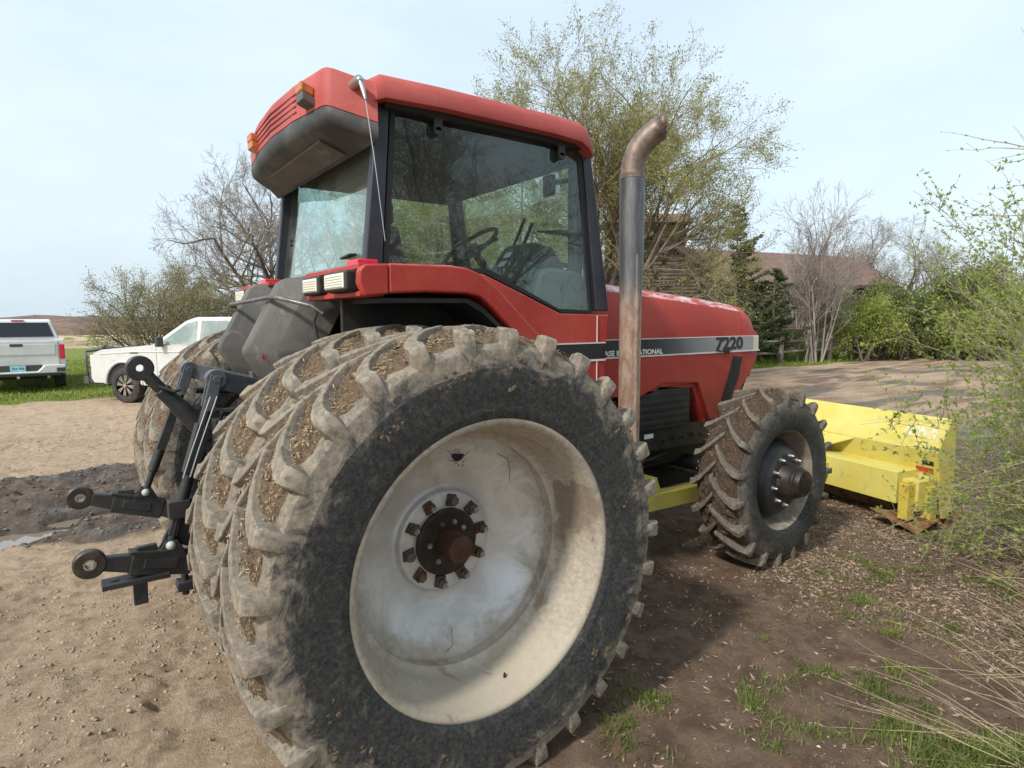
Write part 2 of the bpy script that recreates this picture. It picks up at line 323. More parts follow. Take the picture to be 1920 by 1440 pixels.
# lumpy mud packed between bars
def mud_mesh(N,yh,Rb,L,seed,thick,mat,name,ex_=2.1):
    r_=np.random.default_rng(seed); V=[];F=[]
    nt,na=30,13
    for side in (1,-1):
        for k in range(N):
            th0=2*math.pi*(k+(0 if side>0 else .5)+.5)/N
            ex=r_.uniform(0,100); r_edge=r_.uniform(.1,.6); amt=r_.uniform(.55,1.05)
            b=len(V)
            for i in range(nt):
                t=i/(nt-1); y=-.005+(yh*.96)*t; s=L*(1-(1-t)**ex_)
                for j in range(na):
                    u=j/(na-1)-.5; wd=2*math.pi*Rb/N-(.035+.06*t**1.6)*.62
                    hn=float(fbm(np.array([t*7+ex]),np.array([u*5+ex*.7]),3,seed)[0]); hl=float(vnoise(np.array([t*26+ex]),np.array([u*14+ex]),seed+3)[0])
                    h=(thick*amt*(1.2-abs(u)*.7)*min(1,t*8+.6)*(1.1-1.05*t**2.6))*(hn*1.7-.15)+hl*.011*(1-t**3)-.006-.03*max(0,t-.86)*6*r_edge
                    r=Rb-.018*t**3-.004+h; th=th0-s/(Rb+.045)+u*wd/Rb
                    V.append((r*math.sin(th),side*y,r*math.cos(th)))
            for i in range(nt-1):
                for j in range(na-1): F.append((b+i*na+j,b+i*na+j+1,b+(i+1)*na+j+1,b+(i+1)*na+j))
    V=np.array(V); o=raw_mesh(name,V,np.array(F),mat,smooth=True); me=o.data; bpy.data.objects.remove(o)
    return me
me_mud=mud_mesh(29,.225,.865,.225,4,.033,m_cake,'caked_mud')
me_mudf=mud_mesh(19,.175,.620,.175,9,.038,m_cakef,'caked_mud',1.45)
def straw_mesh(N,R,yh,seed,lo=.008,hi=.035):
    r_=np.random.default_rng(seed); th=r_.uniform(0,2*np.pi,N); y=r_.uniform(-yh,yh,N); cl=fbm(th*9,y*20,3,seed); kk=cl>.37; th,y=th[kk],y[kk]; N=len(th); rr=R+r_.uniform(-.006,.016,N)-.03*(np.abs(y)/yh)**3
    P=np.stack([rr*np.sin(th),y,rr*np.cos(th)],1); out=P/np.linalg.norm(P*[1,0,1],axis=1)[:,None]*[1,0,1]
    d=r_.normal(size=(N,3)); d-=out*np.sum(d*out,1)[:,None]*.8; d/=np.linalg.norm(d,axis=1)[:,None]; L=r_.uniform(lo,hi,N)[:,None]
    s=np.cross(d,out); s/=np.linalg.norm(s,axis=1)[:,None]; s*=r_.uniform(.0007,.002,N)[:,None]
    V=np.stack([P-d*L/2-s,P+d*L/2-s,P+d*L/2+s+out*.001,P-d*L/2+s+out*.001],1).reshape(-1,3); F=np.arange(4*N).reshape(-1,4)
    o=raw_mesh('straw',V,F,m_straw); me=o.data; bpy.data.objects.remove(o); return me
me_straw=straw_mesh(14000,.883,.19,5,.004,.019); me_strawf=straw_mesh(1500,.640,.16,6,.004,.014)
def hexnut(m,c,r,h,y0,ang=0,ax=-1):
    P=[(c[0]+r*math.cos(ang+i*math.pi/3),c[1]+r*math.sin(ang+i*math.pi/3)) for i in range(6)]
    V=[(x,y0,z) for x,z in P]+[(x*1,y0+ax*h,z) for x,z in P]
    m.add(V,[tuple(range(6))[::-1],tuple(range(6,12))]+[(i,(i+1)%6,6+(i+1)%6,6+i) for i in range(6)])
# rear wheels. y local, outboard = -y for right side
def rear_wheel(side,yc,outer):
    """side -1 right, +1 left; yc = centre of tyre"""
    s=1 if side<0 else -1
    def mm(m): return m if s>0 else m.mirror_y()
    oy=0
    if outer: # deep dish: disc at +.19 inboard
        prof=[(.20,.505),(.205,.545),(.214,.566),(.208,.571),(.19,.57),(.17,.545),(.05,.525),(-.10,.53),(-.165,.548),(-.195,.572),(-.205,.574),(-.214,.569),(-.2155,.56),(-.210,.548),(-.198,.540),(-.172,.535),(-.150,.526),(-.09,.505),(-.03,.494),(.002,.490),(.016,.472),(.019,.464),(.028,.464),(.032,.470),(.062,.467),(.074,.465),(.079,.454),(.086,.449),(.105,.425),(.145,.37),(.176,.31),(.192,.262),(.197,.24),(.196,.224),(.188,.216),(.174,.213),(.171,.206),(.171,.10)]
        disc_y=.171
    else:
        prof=[(.20,.505),(.205,.545),(.214,.566),(.19,.57),(.17,.545),(0,.525),(-.165,.548),(-.205,.574),(-.2155,.56),(-.198,.540),(-.15,.526),(-.03,.50),(-.01,.47),(0,.45),(.02,.40),(-.03,.26),(-.06,.23),(-.06,.10)]; disc_y=-.06
    w=MB().lathe(prof,120)
    o=mm(w).build('rear_wheel',m_rim,tractor,(0,yc,ZR),smooth=True,angle=55,recalc=True)
    for nm,me in (('tyre',me_tyre),('caked_mud',me_mud),('straw',me_straw)):
        q=link(nm,me,o); q.rotation_euler=(0,{-1:0,1:.9}[side]+(0 if outer else .11),0)
        if nm=='straw': q['kind']='stuff'
    if outer:
        h=MB().lathe([(.171,.105),(.165,.139),(.158,.143),(.150,.142),(.147,.136),(.1485,.125),(.150,.05),(.150,.001)],60)
        mm(h).build('hub',m_hub,o,smooth=True,angle=40)
        a=MB().lathe([(.16,.001),(.16,.060),(.04,.056),(.035,.050),(.035,.006),(.03,.001)],40) 
        mm(a).build('axle_shaft',m_rust,o,smooth=True,angle=40)
        for k in range(10):
            an=rad(k*36+8); c=(.176*math.cos(an),.176*math.sin(an))
            b=MB(); 
            # bent clamp wedge under each nut
            R=Vector((math.cos(an),0,math.sin(an))); T=Vector((-math.sin(an),0,math.cos(an))); cc=Vector((c[0],0,c[1]))
            P=[]
            for yy,sc in ((.171,1.),(.157,.86)):
                for i,j in ((-1.05,-1),(.8,-.85),(.9,.8),(-1.0,.95)): q=cc+R*i*.029*sc+T*j*.027*sc; P.append((q.x,yy,q.z))
            b.hexa(P); mm(b).build('wedge_clamp',m_nutr,o,bevel=.004); b=MB(); hexnut(b,c,.0215,.024,.158,an+k); b.lathe([(.158,.012),(.158,.024),(.153,.024),(.153,.012)],18,c=(c[0],0,c[1]),closed=True)
            mm(b).build('lug_nut',(m_nutg if k%3 else m_nutr),o,bevel=.002)
            if k not in (2,5,6): 
                sd=MB().cyl((c[0],.14,c[1]),(c[0],.118,c[1]),.0115,14); mm(sd).build('stud',m_stud,o,smooth=True)
        for k,an in enumerate((35,70,110,178,235,290)):
            an=rad(an); c=(.088*math.cos(an),.088*math.sin(an)); b=MB(); hexnut(b,c,.0125,.012,.150,k); b.cyl((c[0],.14,c[1]),(c[0],.131,c[1]),.008,12)
            mm(b).build('hub_bolt',m_stud if k!=2 else m_nutr,o,bevel=.0015)
        v=MB(); v.lathe([(-.002,.008),(.0,.018),(.006,.020)],20,c=(.19,.09,-.34)); 
        v=MB().cyl((.10,-.12,-.505),(.10,-.12,-.488),.0065,10,.004); mm(v).build('valve_stem',m_hub,o,smooth=True)
        if side<0:
            q_=random.Random(3); m_=MB()
            for k in range(26):
                a=rad(q_.choice((q_.uniform(40,140),q_.uniform(200,250),q_.uniform(-40,20)))); r_=q_.uniform(.68,.79); n_=q_.choice((2,4,6))
                for u_ in range(n_): m_.sphere((r_*math.sin(a)+q_.gauss(0,.012),-.238+q_.uniform(0,.004),r_*math.cos(a)+q_.gauss(0,.012)),q_.uniform(.004,.010),8,(1,.5,1))
            tag(m_.build('mud_splash',m_cake,o),kind='stuff')
            m_=MB(); m_.tube([(-.12,.06,-.462),(-.06,.09,-.452),(-.02,.085,-.42),(-.01,.11,-.36)],.0013,4); m_.tube([(.05,-.05,-.498),(.09,-.07,-.495),(.10,-.10,-.50)],.0015,4); m_.tube([(.22,.10,.36),(.27,.09,.33),(.29,.10,.27),(.30,.12,.22)],.0013,4); m_.tube([(.0,.135,.355),(.03,.13,.345),(.07,.13,.36),(.10,.12,.38)],.0012,4)
            for k in range(12): a=q_.uniform(0,6.28); p_=Vector((.05+.04*math.cos(a),.13,.35+.03*math.sin(a))); m_.tube([p_,p_+Vector((q_.gauss(0,.03),-.012,q_.gauss(0,.03)))],.001,3)
            tag(m_.build('loose_straw',m_hub,o),kind='stuff')
        hh=MB().lathe([(.0,.001),(.0,.030)],22,c=(.05,.140,.370)); mm(hh).build('disc_hole',m_lblack,o,recalc=False)
    return o
rear_wheel(-1,-1.505,True); rear_wheel(-1,-.935,False); rear_wheel(1,.935,False); rear_wheel(1,1.505,True)
# front wheels
def front_wheel(side):
    s=1 if side<0 else -1; yc=side*1.0
    def mm(m): return m if s>0 else m.mirror_y()
    prof=[(.165,.345),(.172,.382),(.16,.385),(.14,.365),(0,.35),(-.14,.365),(-.16,.384),(-.172,.387),(-.176,.381),(-.168,.370),(-.150,.360),(-.10,.350),(-.05,.33),(-.03,.325),(.04,.322),(.06,.318),(.07,.30)]
    o=mm(MB().lathe(prof,90)).build('front_wheel',m_rimf,tractor,(2.95,yc,.634),smooth=True,angle=50)
    for nm,me in (('tyre',me_tyref),('caked_mud',me_mudf),('straw',me_strawf)):
        q=link(nm,me,o); q.rotation_euler=(0,.05,0)
        if nm=='straw': q['kind']='stuff'
    d=MB().lathe([(.06,.30),(-.02,.285),(-.06,.280),(-.10,.272),(-.145,.235),(-.168,.205),(-.172,.19),(-.175,.10),(-.175,.02)],60)
    mm(d).build('wheel_disc',m_black,o,smooth=True,angle=40)
    h=MB().lathe([(-.16,.135),(-.19,.132),(-.20,.124),(-.255,.120),(-.262,.112),(-.275,.110),(-.28,.100),(-.30,.098),(-.315,.092),(-.318,.06),(-.322,.03),(-.322,.001)],48)
    mm(h).build('planetary_hub',m_rusthub,o,smooth=True,angle=35)
    for k in range(10):
        an=rad(k*36+10); c=(.180*math.cos(an),.180*math.sin(an)); b=MB(); hexnut(b,c,.017,.012,-.170,k); b.tube([(c[0],-.18,c[1]),(c[0],-.197,c[1]),(c[0],-.212,c[1])],[.0125,.012,.006],12)
        mm(b).build('lug_nut',m_stud,o,bevel=.001)
    for an in (-20,100,220): 
        a=rad(an); b=MB(); b.obox((.30*math.cos(a),.0,.30*math.sin(a)),(.335*math.cos(a),.0,.335*math.sin(a)),.05,.05,(0,1,0)); mm(b).build('rim_lug_bracket',m_rimf,o)
m_rusthub=M('greasy_rusty_planetary_hub',(.022,.018,.016),.5,.4,(.085,.055,.038),9,.45,.7,bump=.25)
front_wheel(-1); front_wheel(1)

# ---- chassis
b=MB(); b.prism([(-.42,.62),(.2,.55),(1.5,.55),(1.5,1.15),(-.1,1.35),(-.42,1.2)],'y',-.30,.30); b.build('transmission_housing',m_dark,tractor,bevel=.02)
b=MB(); b.cyl((0,-1.34,ZR),(0,1.34,ZR),.062,24); b.cyl((0,-.66,ZR),(0,.66,ZR),.13,24,.13); b.build('rear_axle',m_dark,tractor,smooth=True)
b=MB(); b.box(1.45,3.35,-.27,.27,.62,1.30); b.box(1.7,2.9,-.33,.33,.95,1.18)
for k in range(6): b.cyl((1.9+k*.17,-.30,1.2),(1.9+k*.17,-.36,1.12),.03,10)
b.build('engine_block',m_dark,tractor,bevel=.015)
b=MB()
for s in (-1,1):
    y0,y1=(-.40,-.34) if s<0 else (.34,.40)
    b.prism([(1.4,.80),(3.0,.78),(3.5,.9),(3.5,1.02),(3.0,.97),(1.4,.97)],'y',y0,y1)
b.build('side_rail',m_black,tractor,bevel=.008)
b=MB().box(2.28,2.38,-.4035,-.4005,.895,.93); b.build('rail_label',m_lwhite,tractor)
for k in range(5): MB().cyl((2.5+.12*k,-.40,.86+.01*(k%2)),(2.5+.12*k,-.418,.86+.01*(k%2)),.012,8).build('rail_bolt',m_black,tractor,smooth=True)
# battery box / screen below hood notch
b=MB(); b.box(2.0,2.78,-.43,-.36,.965,1.27)
for k in range(5): b.box(2.02,2.76,-.436,-.429,1.0+k*.055,1.03+k*.055)
b.build('side_engine_screen',m_black,tractor,bevel=.006)
b=MB(); b.prism([(2.72,.4),(3.15,.4),(3.15,.8),(2.72,.8)],'y',-.22,.22); b.tube([(2.95,-.86,.634),(2.95,-.3,.60),(2.95,.3,.60),(2.95,.86,.634)],[.085,.075,.075,.085],16); b.cyl((2.95,-.92,.634),(2.95,-.78,.634),.13,20); b.cyl((2.95,.92,.634),(2.95,.78,.634),.13,20)
b.tube([(2.72,-.72,.60),(2.70,0,.60),(2.72,.72,.60)],.018,8)
b.build('front_axle',m_dark,tractor,smooth=True)
b=MB(); b.tube([(1.2,-.30,.60),(1.9,-.22,.55),(2.8,-.12,.56)],.03,10); b.tube([(1.5,-.36,.70),(1.9,-.38,.66),(2.4,-.32,.70),(2.7,-.25,.66)],.013,8); b.tube([(1.6,-.34,.78),(2.1,-.40,.70),(2.6,-.36,.74)],.011,8); b.tube([(1.45,-.33,.85),(1.9,-.4,.78),(2.2,-.3,.6)],.014,8)
b.build('drive_shaft_and_hoses',m_dark,tractor,smooth=True)

# ---- hood
def hood_sec(x,zt,zb,w,zs=None):
    # half section, right to left loop
    pts=[(-w+.0,zb),(-w-.007,1.50),(-w-.007,1.70),(-w,zt-.13),(-w+.025,zt-.055),(-w+.075,zt-.012),(-w+.16,zt+.012),(0,zt+.028)]
    pts=pts+[(-y,z) for y,z in pts[-2::-1]]
    return [(x,y,z) for y,z in pts]
b=MB(); S=[hood_sec(1.52,2.085,1.30,.45),hood_sec(2.2,2.035,1.30,.45),hood_sec(2.9,1.978,1.30,.45),hood_sec(3.43,1.930,1.30,.445)]
n=len(S[0]); b.loft(S,cap=True); b.build('hood',m_redhood,tractor,smooth=True,angle=30)
b=MB(); 
def nose(x,zt,zb,w,dz=0): 
    return hood_sec(x,zt,zb,w)
b.loft([hood_sec(3.436,1.930,1.23,.445),hood_sec(3.50,1.918,1.26,.445),hood_sec(3.57,1.885,1.33,.443),hood_sec(3.64,1.81,1.40,.436),hood_sec(3.69,1.735,1.45,.425)]); b.build('nose_cap',m_red,tractor,smooth=True,angle=35)
# side skirts with notch, both sides
for s in (-1,1):
    y0,y1=(-.462,-.425) if s<0 else (.425,.462)
    b=MB(); b.prism([(1.52,1.28),(2.16,1.235),(2.42,1.325),(2.84,1.30),(3.00,.985),(3.13,.990),(3.215,1.06),(3.44,1.225),(3.44,1.56),(1.52,1.56)],'y',y0,y1)
    o=b.build('side_panel',m_red,tractor,bevel=.008)
    # return flange of the notch
    b=MB(); yi0,yi1=(-.43,-.33) if s<0 else (.33,.43)
    b.prism([(2.10,1.215),(2.16,1.2),(2.42,1.29),(2.81,1.265),(2.96,.96),(3.0,.985),(2.845,1.298),(2.42,1.323),(2.16,1.233)],'y',yi0,yi1); b.build('panel_flange',m_red,tractor)
    ye=(-.4665,-.4625) if s<0 else (.4625,.4665)
    b=MB(); b.prism([(3.305,1.50),(3.425,1.49),(3.375,1.30),(3.225,1.075),(3.10,1.03),(3.175,1.18)],'y',*ye)
    for k in range(9):
        z=1.09+k*.045; b.box(3.15+k*.018,3.27+k*.019,*((-.469,-.466) if s<0 else (.466,.469)),z,z+.02)
    b.build('side_screen',m_dark,tractor)
    # stripe decals
    yd=(-.4665,-.4625) if s<0 else (.4625,.4665)
    b=MB(); b.box(1.62,3.580,*yd,1.545,1.662); b.build('stripe_decal',m_stripe,tractor)
    yw=(-.4672,-.4625) if s<0 else (.4625,.4672)
    b=MB(); b.box(1.62,3.68,*yw,1.533,1.5445); b.box(1.62,3.58,*yw,1.6625,1.669); b.build('pinstripe',m_pinline,tractor)
    hl=MB(); 
    hl.add([(3.585,s*.460,1.538),(3.70,s*.443,1.538),(3.70,s*.443,1.665),(3.585,s*.460,1.665),(3.585,s*.41,1.538),(3.715,s*.385,1.538),(3.715,s*.385,1.665),(3.585,s*.41,1.665)],[(0,1,2,3),(4,7,6,5),(0,4,5,1),(3,2,6,7),(1,5,6,2),(0,3,7,4)])
    hl.box(3.70,3.714,*sorted((s*.20,s*.425)),1.535,1.665); hl.build('headlight',m_lamp,tractor,bevel=.006)
b=MB(); b.box(3.66,3.685,-.38,.38,1.30,1.53); b.prism([(3.3,1.0),(3.5,1.0),(3.68,1.3),(3.68,1.46),(3.3,1.46)],'y',-.36,.36); b.build('grille',m_dark,tractor,bevel=.01)
def text(body,size,mat,parent,name,loc,rot,ext=.001,bold=0.,sx=1.,shear=0.):
    cu=bpy.data.curves.new(name,'FONT'); cu.body=body; cu.size=size; cu.extrude=ext; cu.offset=bold; cu.shear=shear; cu.resolution_u=3
    o=bpy.data.objects.new(name,cu); COL.objects.link(o); bpy.context.view_layer.update()
    dg=bpy.context.evaluated_depsgraph_get(); me=bpy.data.meshes.new_from_object(o.evaluated_get(dg)); bpy.data.objects.remove(o)
    x0=min(v.co.x for v in me.vertices); x1=max(v.co.x for v in me.vertices)
    for v in me.vertices: v.co.x=(v.co.x-x0)*sx/(x1-x0)
    me.materials.clear(); me.materials.append(mat); q=link(name,me,parent,loc); q.rotation_euler=rot; return q
# right side lettering
text('7220',.138,m_lblack,tractor,'model_number',(3.05,-.4675,1.562),(rad(90),0,0),.0012,.0055,.375)
text('CASE INTERNATIONAL',.052,m_lwhite,tractor,'lettering',(1.735,-.4675,1.552),(rad(90),0,0),.001,.0016,.66)
text('7220',.138,m_lblack,tractor,'model_number',(3.425,.4675,1.562),(rad(90),0,rad(180)),.0012,.0055,.375)
text('CASE INTERNATIONAL',.052,m_lwhite,tractor,'lettering',(2.395,.4675,1.552),(rad(90),0,rad(180)),.001,.0016,.66)
b=MB(); b.obox((3.16,-.468,1.55),(3.20,-.49,1.535),.02,.03); b.tube([(3.05,-.47,1.555),(3.13,-.476,1.545),(3.2,-.480,1.552),(3.26,-.474,1.557)],.006,8); b.build('hood_latch',m_hub,tractor,bevel=.003)

# ---- exhaust
b=MB(); b.tube([(1.615,-.86,.95),(1.615,-.86,1.9),(1.615,-.86,2.25),(1.615,-.86,2.665)],[.067,.068,.0765,.077],36); b.tube([(1.60,-.925,.95),(1.60,-.925,2.2)],.016,10)
b.tube([(1.615,-.86,.98),(1.55,-.6,.9),(1.6,-.35,1.0)],.06,16)
o=b.build('exhaust_stack',m_stack,tractor,smooth=True)
dr=Vector((.66,-.75,0)).normalized(); pts=[];
for k in range(11):
    t=k/10; a=t*rad(68); R=.27; p=Vector((1.615,-.86,2.70))+dr*R*(1-math.cos(a))+Vector((0,0,1))*(R*math.sin(a)); pts.append(p)
last=pts[-1]+ (pts[-1]-pts[-2]).normalized()*.12; 
b=MB(); b.tube([(1.615,-.86,2.655),(1.615,-.86,2.69)]+pts[0:]+[],[.074]*2+[.071]*11,36,cap=False); 
b.tube([pts[-1],last],[.071,.070],36,cap=False)
b.tube([(1.615,-.86,2.66),(1.615,-.86,2.675)],[.079,.079],36); b.tube([p+ (dr*.0) + Vector((-dr.y,dr.x,0))*0 for p in [Vector((1.615,-.86,2.67))+dr*.072,Vector((1.615,-.86,2.69))+dr*.073]],.004,6)
eo=b.build('exhaust_elbow',m_elbow,o,smooth=True); md=eo.modifiers.new('s','SOLIDIFY'); md.thickness=.003
# trim elbow mouth to a vertical plane
bm=bmesh.new(); bm.from_mesh(eo.data); pc=Vector((1.615,-.86,0))+dr*.195
bmesh.ops.bisect_plane(bm,geom=bm.verts[:]+bm.edges[:]+bm.faces[:],plane_co=(pc.x,pc.y,2.8),plane_no=tuple(dr),clear_outer=True); bm.to_mesh(eo.data); bm.free()

# ---- cab
YS=.785
cab=MB()
def pillar(m,x0b,x1b,zb,x0t,x1t,zt,yb,yt,th=.055):
    s=-1 if yb<0 else 1
    m.hexa([(x0b,yb,zb),(x1b,yb,zb),(x1b,yb-s*th,zb),(x0b,yb-s*th,zb),(x0t,yt,zt),(x1t,yt,zt),(x1t,yt-s*th,zt),(x0t,yt-s*th,zt)])
for s in (-1,1):
    b=MB(); pillar(b,-.105,-.012,1.95,.0,.065,2.86,s*YS,s*.765); b.build('rear_pillar',m_pillar,tractor,bevel=.01)
    b=MB(); pillar(b,1.395,1.505,1.86,1.285,1.345,2.86,s*YS,s*.765); b.build('front_pillar',m_pillar,tractor,bevel=.008)
    b=MB(); pillar(b,1.374,1.392,1.86,1.268,1.283,2.84,s*(YS-.01),s*.755); b.build('pillar_seal',m_rubber_seal,tractor)
    yo,yi=s*YS,s*(YS-.03)
    ya,yb_=sorted((yo,yi))
    # lower cab side
    b=MB(); b.prism([(-.10,1.95),(-.10,2.045),(.575,2.048),(1.11,1.842),(1.500,1.835),(1.478,1.60),(1.465,1.10),(1.40,.98),(.75,1.05),(.75,1.5),(.5,1.72),(.3,1.90)],'y',ya,yb_); b.build('cab_side',m_red,tractor,bevel=.006)
    yw=sorted((s*(YS+.001),s*(YS+.005)))
    b=MB(); b.box(.75,1.474,*yw,1.565,1.660); b.build('cab_stripe',m_lblack,tractor)
    yw=sorted((s*(YS+.001),s*(YS+.0056))); b=MB(); b.box(.75,1.474,*yw,1.552,1.5645); b.box(.75,1.474,*yw,1.6605,1.668); b.box(1.398,1.403,*yw,1.10,1.5515); b.box(1.398,1.403,*yw,1.6685,1.832); b.build('cab_pinstripe',m_pinline,tractor)
    # door: frame + glass
    outl=[(.0,2.052),(.582,2.055),(1.122,1.848),(1.368,1.846),(1.268,2.832),(.072,2.858)]
    cx=sum(p[0] for p in outl)/6; cz=sum(p[1] for p in outl)/6
    def inset(p,d):
        v=Vector((p[0]-cx,p[1]-cz)); L=v.length; v=v*((L-d*1.5)/L); return (cx+v.x,cz+v.y)
    inn=[inset(p,.022) for p in outl]
    def yat(z): return s*(YS-.012-.02*max(0,(z-1.9))/.95)
    b=MB(); n=len(outl)
    V=[(x,yat(z)+s*.006,z) for x,z in outl]+[(x,yat(z)+s*.006,z) for x,z in inn]+[(x,yat(z)-s*.022,z) for x,z in outl]+[(x,yat(z)-s*.022,z) for x,z in inn]
    F=[]
    for i in range(n):
        j=(i+1)%n; F+=[(i,j,n+j,n+i),(2*n+i,3*n+i,3*n+j,2*n+j),(i,2*n+i,2*n+j,j),(n+i,n+j,3*n+j,3*n+i)]
    b.add(V,F); dr_=b.build('door_frame',m_rubber_seal,tractor,bevel=.003)
    V=[(x,yat(z),z) for x,z in inn]; g=MB().add(V,[tuple(range(n))]); g.build('door_glass',m_glass,dr_,recalc=False)
    if s<0:
        for hx,hz in ((.305,2.79),(1.105,2.79)):
            b=MB(); y=-(YS+.0); b.box(hx-.05,hx+.05,y-.014,y+.004,hz+.0,hz+.014); b.box(hx-.022,hx+.022,y-.012,y+.008,hz-.055,hz+.006); b.cyl((hx,y-.012,hz-.055),(hx,y+.008,hz-.055),.022,16); b.build('door_hinge',m_black,dr_,bevel=.003)
# roof
def rsec(x,zt,zb,w,r=.05):
    pts=[(-w,zb),(-w-.004,zb+.02),(-w+.004,zt-.055),(-w+.022,zt-.022),(-w+.06,zt-.003),(-w+.14,zt+.008),(0,zt+.02)]
    pts=pts+[(-y,z) for y,z in pts[-2::-1]]
    return [(x,y,z) for y,z in pts]
b=MB(); b.loft([rsec(-.055,2.89,2.80,.80),rsec(-.04,2.915,2.80,.845),rsec(.0,2.938,2.815,.855),rsec(.3,2.945,2.825,.86),rsec(1.0,2.948,2.825,.86),rsec(1.2,2.945,2.815,.858),rsec(1.265,2.925,2.79,.85),rsec(1.305,2.88,2.765,.835),rsec(1.322,2.84,2.755,.82)]); roof=b.build('roof',m_roof,tractor,smooth=True,angle=35)
b=MB(); b.box(.02,1.27,-.80,.80,2.795,2.835); b.build('roof_seal',m_rubber_seal,tractor)
def tilt(b):
    for i,(x,y,z) in enumerate(b.v): b.v[i]=(x,y,z+.36*max(0,-.03-x)-.008)
# rear overhang, narrower towards the back
def rplan(f,z,inset=0.):   # plan outline of the overhang (rounded), f scales
    P=[(-.03,-.83),(-.13,-.775),(-.205,-.732),(-.226,-.712),(-.236,-.680),(-.268,-.35),(-.280,0)]
    P=P+[(x,-y) for x,y in P[-2::-1]]
    return [(x+(inset if k not in (0,len(P)-1) else 0), y*(1-inset*.9)*(1 if y<0 or k==len(P)-1 else .93), z) for k,(x,y) in enumerate(P)]
b=MB(); b.loft([rplan(1,2.715),rplan(1,2.86),rplan(1,2.888,.012),rplan(1,2.902,.04)]); tilt(b); ov=b.build('roof_overhang',m_roof,tractor,smooth=True,angle=40)
b=MB()
for k in range(4): 
    z=2.745+k*.028
    b.obox((-.2645,-.40,z),(-.2825,0,z),.006,.006); b.obox((-.2825,0,z),(-.2645,.40,z),.006,.006)
tilt(b); b.build('overhang_groove',m_redgroove if 'm_redgroove' in globals() else m_roof,ov)
b=MB(); b.loft([rplan(1,2.712,.002),rplan(1,2.690,-.003),rplan(1,2.664,-.002),rplan(1,2.646,.008),rplan(1,2.636,.022),rplan(1,2.633,.045)]); tilt(b); vis=b.build('rear_visor',m_visor,tractor,smooth=True,angle=40)
b=MB(); b.box(-.19,-.06,-.50,.40,2.622,2.6325); tilt(b); b.build('visor_grille',m_blackp,vis,bevel=.003)
for s in (-1,1):
    b=MB(); b.box(-.305,-.245,*sorted((s*(.515 if s<0 else .33),s*(.61 if s<0 else .435))),2.768,2.812); tilt(b); w=b.build('warning_light',m_orange,ov,bevel=.008)
    b=MB(); b.box(-.302,-.24,*sorted((s*(.515 if s<0 else .33),s*(.61 if s<0 else .435))),2.728,2.7675); tilt(b); b.build('light_housing',m_blackp if s<0 else m_orange,ov,bevel=.006)
b=MB(); b.cyl((-.12,-.77,2.865),(-.12,-.845,2.868),.022,16); b.sphere((-.12,-.845,2.868),.017); b.tube([(-.12,-.85,2.862),(-.115,-.87,2.82),(-.112,-.885,2.775)],[.009,.011,.006],10); b.tube([(-.112,-.885,2.775),(-.09,-.92,2.5),(-.06,-.94,2.16)],[.0025,.002,.0016],6); b.build('radio_antenna',m_alu,ov,smooth=True)
# cab interior
b=MB(); b.box(.07,1.25,-.74,.74,2.70,2.79); b.build('headliner',m_liner,tractor,bevel=.03)
b=MB(); b.box(-.02,1.42,-.74,.74,1.30,1.36); b.prism([(-.03,1.36),(.12,1.36),(.06,2.10),(-.03,2.10)],'y',-.74,.74); b.build('cab_floor',m_int,tractor)
b=MB(); b.hexa([(.42,-.24,1.80),(.88,-.22,1.80),(.88,.22,1.80),(.42,.24,1.80),(.42,-.24,1.93),(.88,-.22,1.95),(.88,.22,1.95),(.42,.24,1.93)]); st=b.build('seat',m_seat,tractor,bevel=.04,seg=3)
b=MB(); b.hexa([(.30,-.24,1.88),(.45,-.24,1.90),(.45,.24,1.90),(.30,.24,1.88),(.28,-.19,2.36),(.38,-.19,2.36),(.38,.19,2.36),(.28,.19,2.36)]); b.hexa([(.29,-.14,2.365),(.38,-.14,2.365),(.38,.14,2.365),(.29,.14,2.365),(.30,-.12,2.53),(.38,-.12,2.53),(.38,.12,2.53),(.30,.12,2.53)]); b.build('seat_back',m_seat,st,bevel=.04,seg=3)
b=MB(); b.box(.35,.68,-.33,-.27,2.08,2.12); b.build('armrest',m_int,st,bevel=.015)
b=MB(); b.box(.5,.8,-.08,.08,1.36,1.80); b.build('seat_post',m_int,st)
b=MB(); b.prism([(.55,1.36),(1.40,1.36),(1.42,1.90),(1.36,2.10),(1.10,2.115),(1.02,2.09),(.98,1.93),(.60,1.90)],'y',-.71,-.50); b.build('side_console',m_greenint,tractor,bevel=.03,seg=3)
b=MB(); b.prism([(.96,2.08),(1.12,2.285),(1.20,2.30),(1.34,2.275),(1.44,2.16),(1.42,1.95),(1.05,1.98)],'y',-.44,-.20); dash=b.build('instrument_pod',m_int,tractor,bevel=.02)
b=MB(); 
for a_ in (.28,.56):
    p=Vector((.955,0,2.085)).lerp(Vector((1.113,0,2.29)),a_); q=Vector((.955,0,2.085)).lerp(Vector((1.113,0,2.29)),a_+.17)
    b.add([(p.x-.006,-.37,p.z),(p.x-.006,-.30,p.z),(q.x-.006,-.30,q.z),(q.x-.006,-.37,q.z)],[(0,1,2,3)])
b.build('display',m_lwhite,dash,recalc=False)
b=MB(); b.prism([(1.12,1.36),(1.4,1.36),(1.42,1.95),(1.34,2.16),(1.18,2.16)],'y',-.16,.16); b.build('steering_column',m_int,tractor,bevel=.03)
b=MB(); c=Vector((.99,.0,2.30)); ax=Vector((-.62,0,.78)).normalized(); u=Vector((0,1,0)); w=ax.cross(u); ring=[c+(u*math.cos(a)+w*math.sin(a))*.20 for a in [2*math.pi*i/36 for i in range(37)]]
b.tube(ring,.015,10,cap=False)
for a in (0,120,240): a=rad(a+90); b.tube([c-ax*.02,c-ax*.03+(u*math.cos(a)+w*math.sin(a))*.20],.010,8)
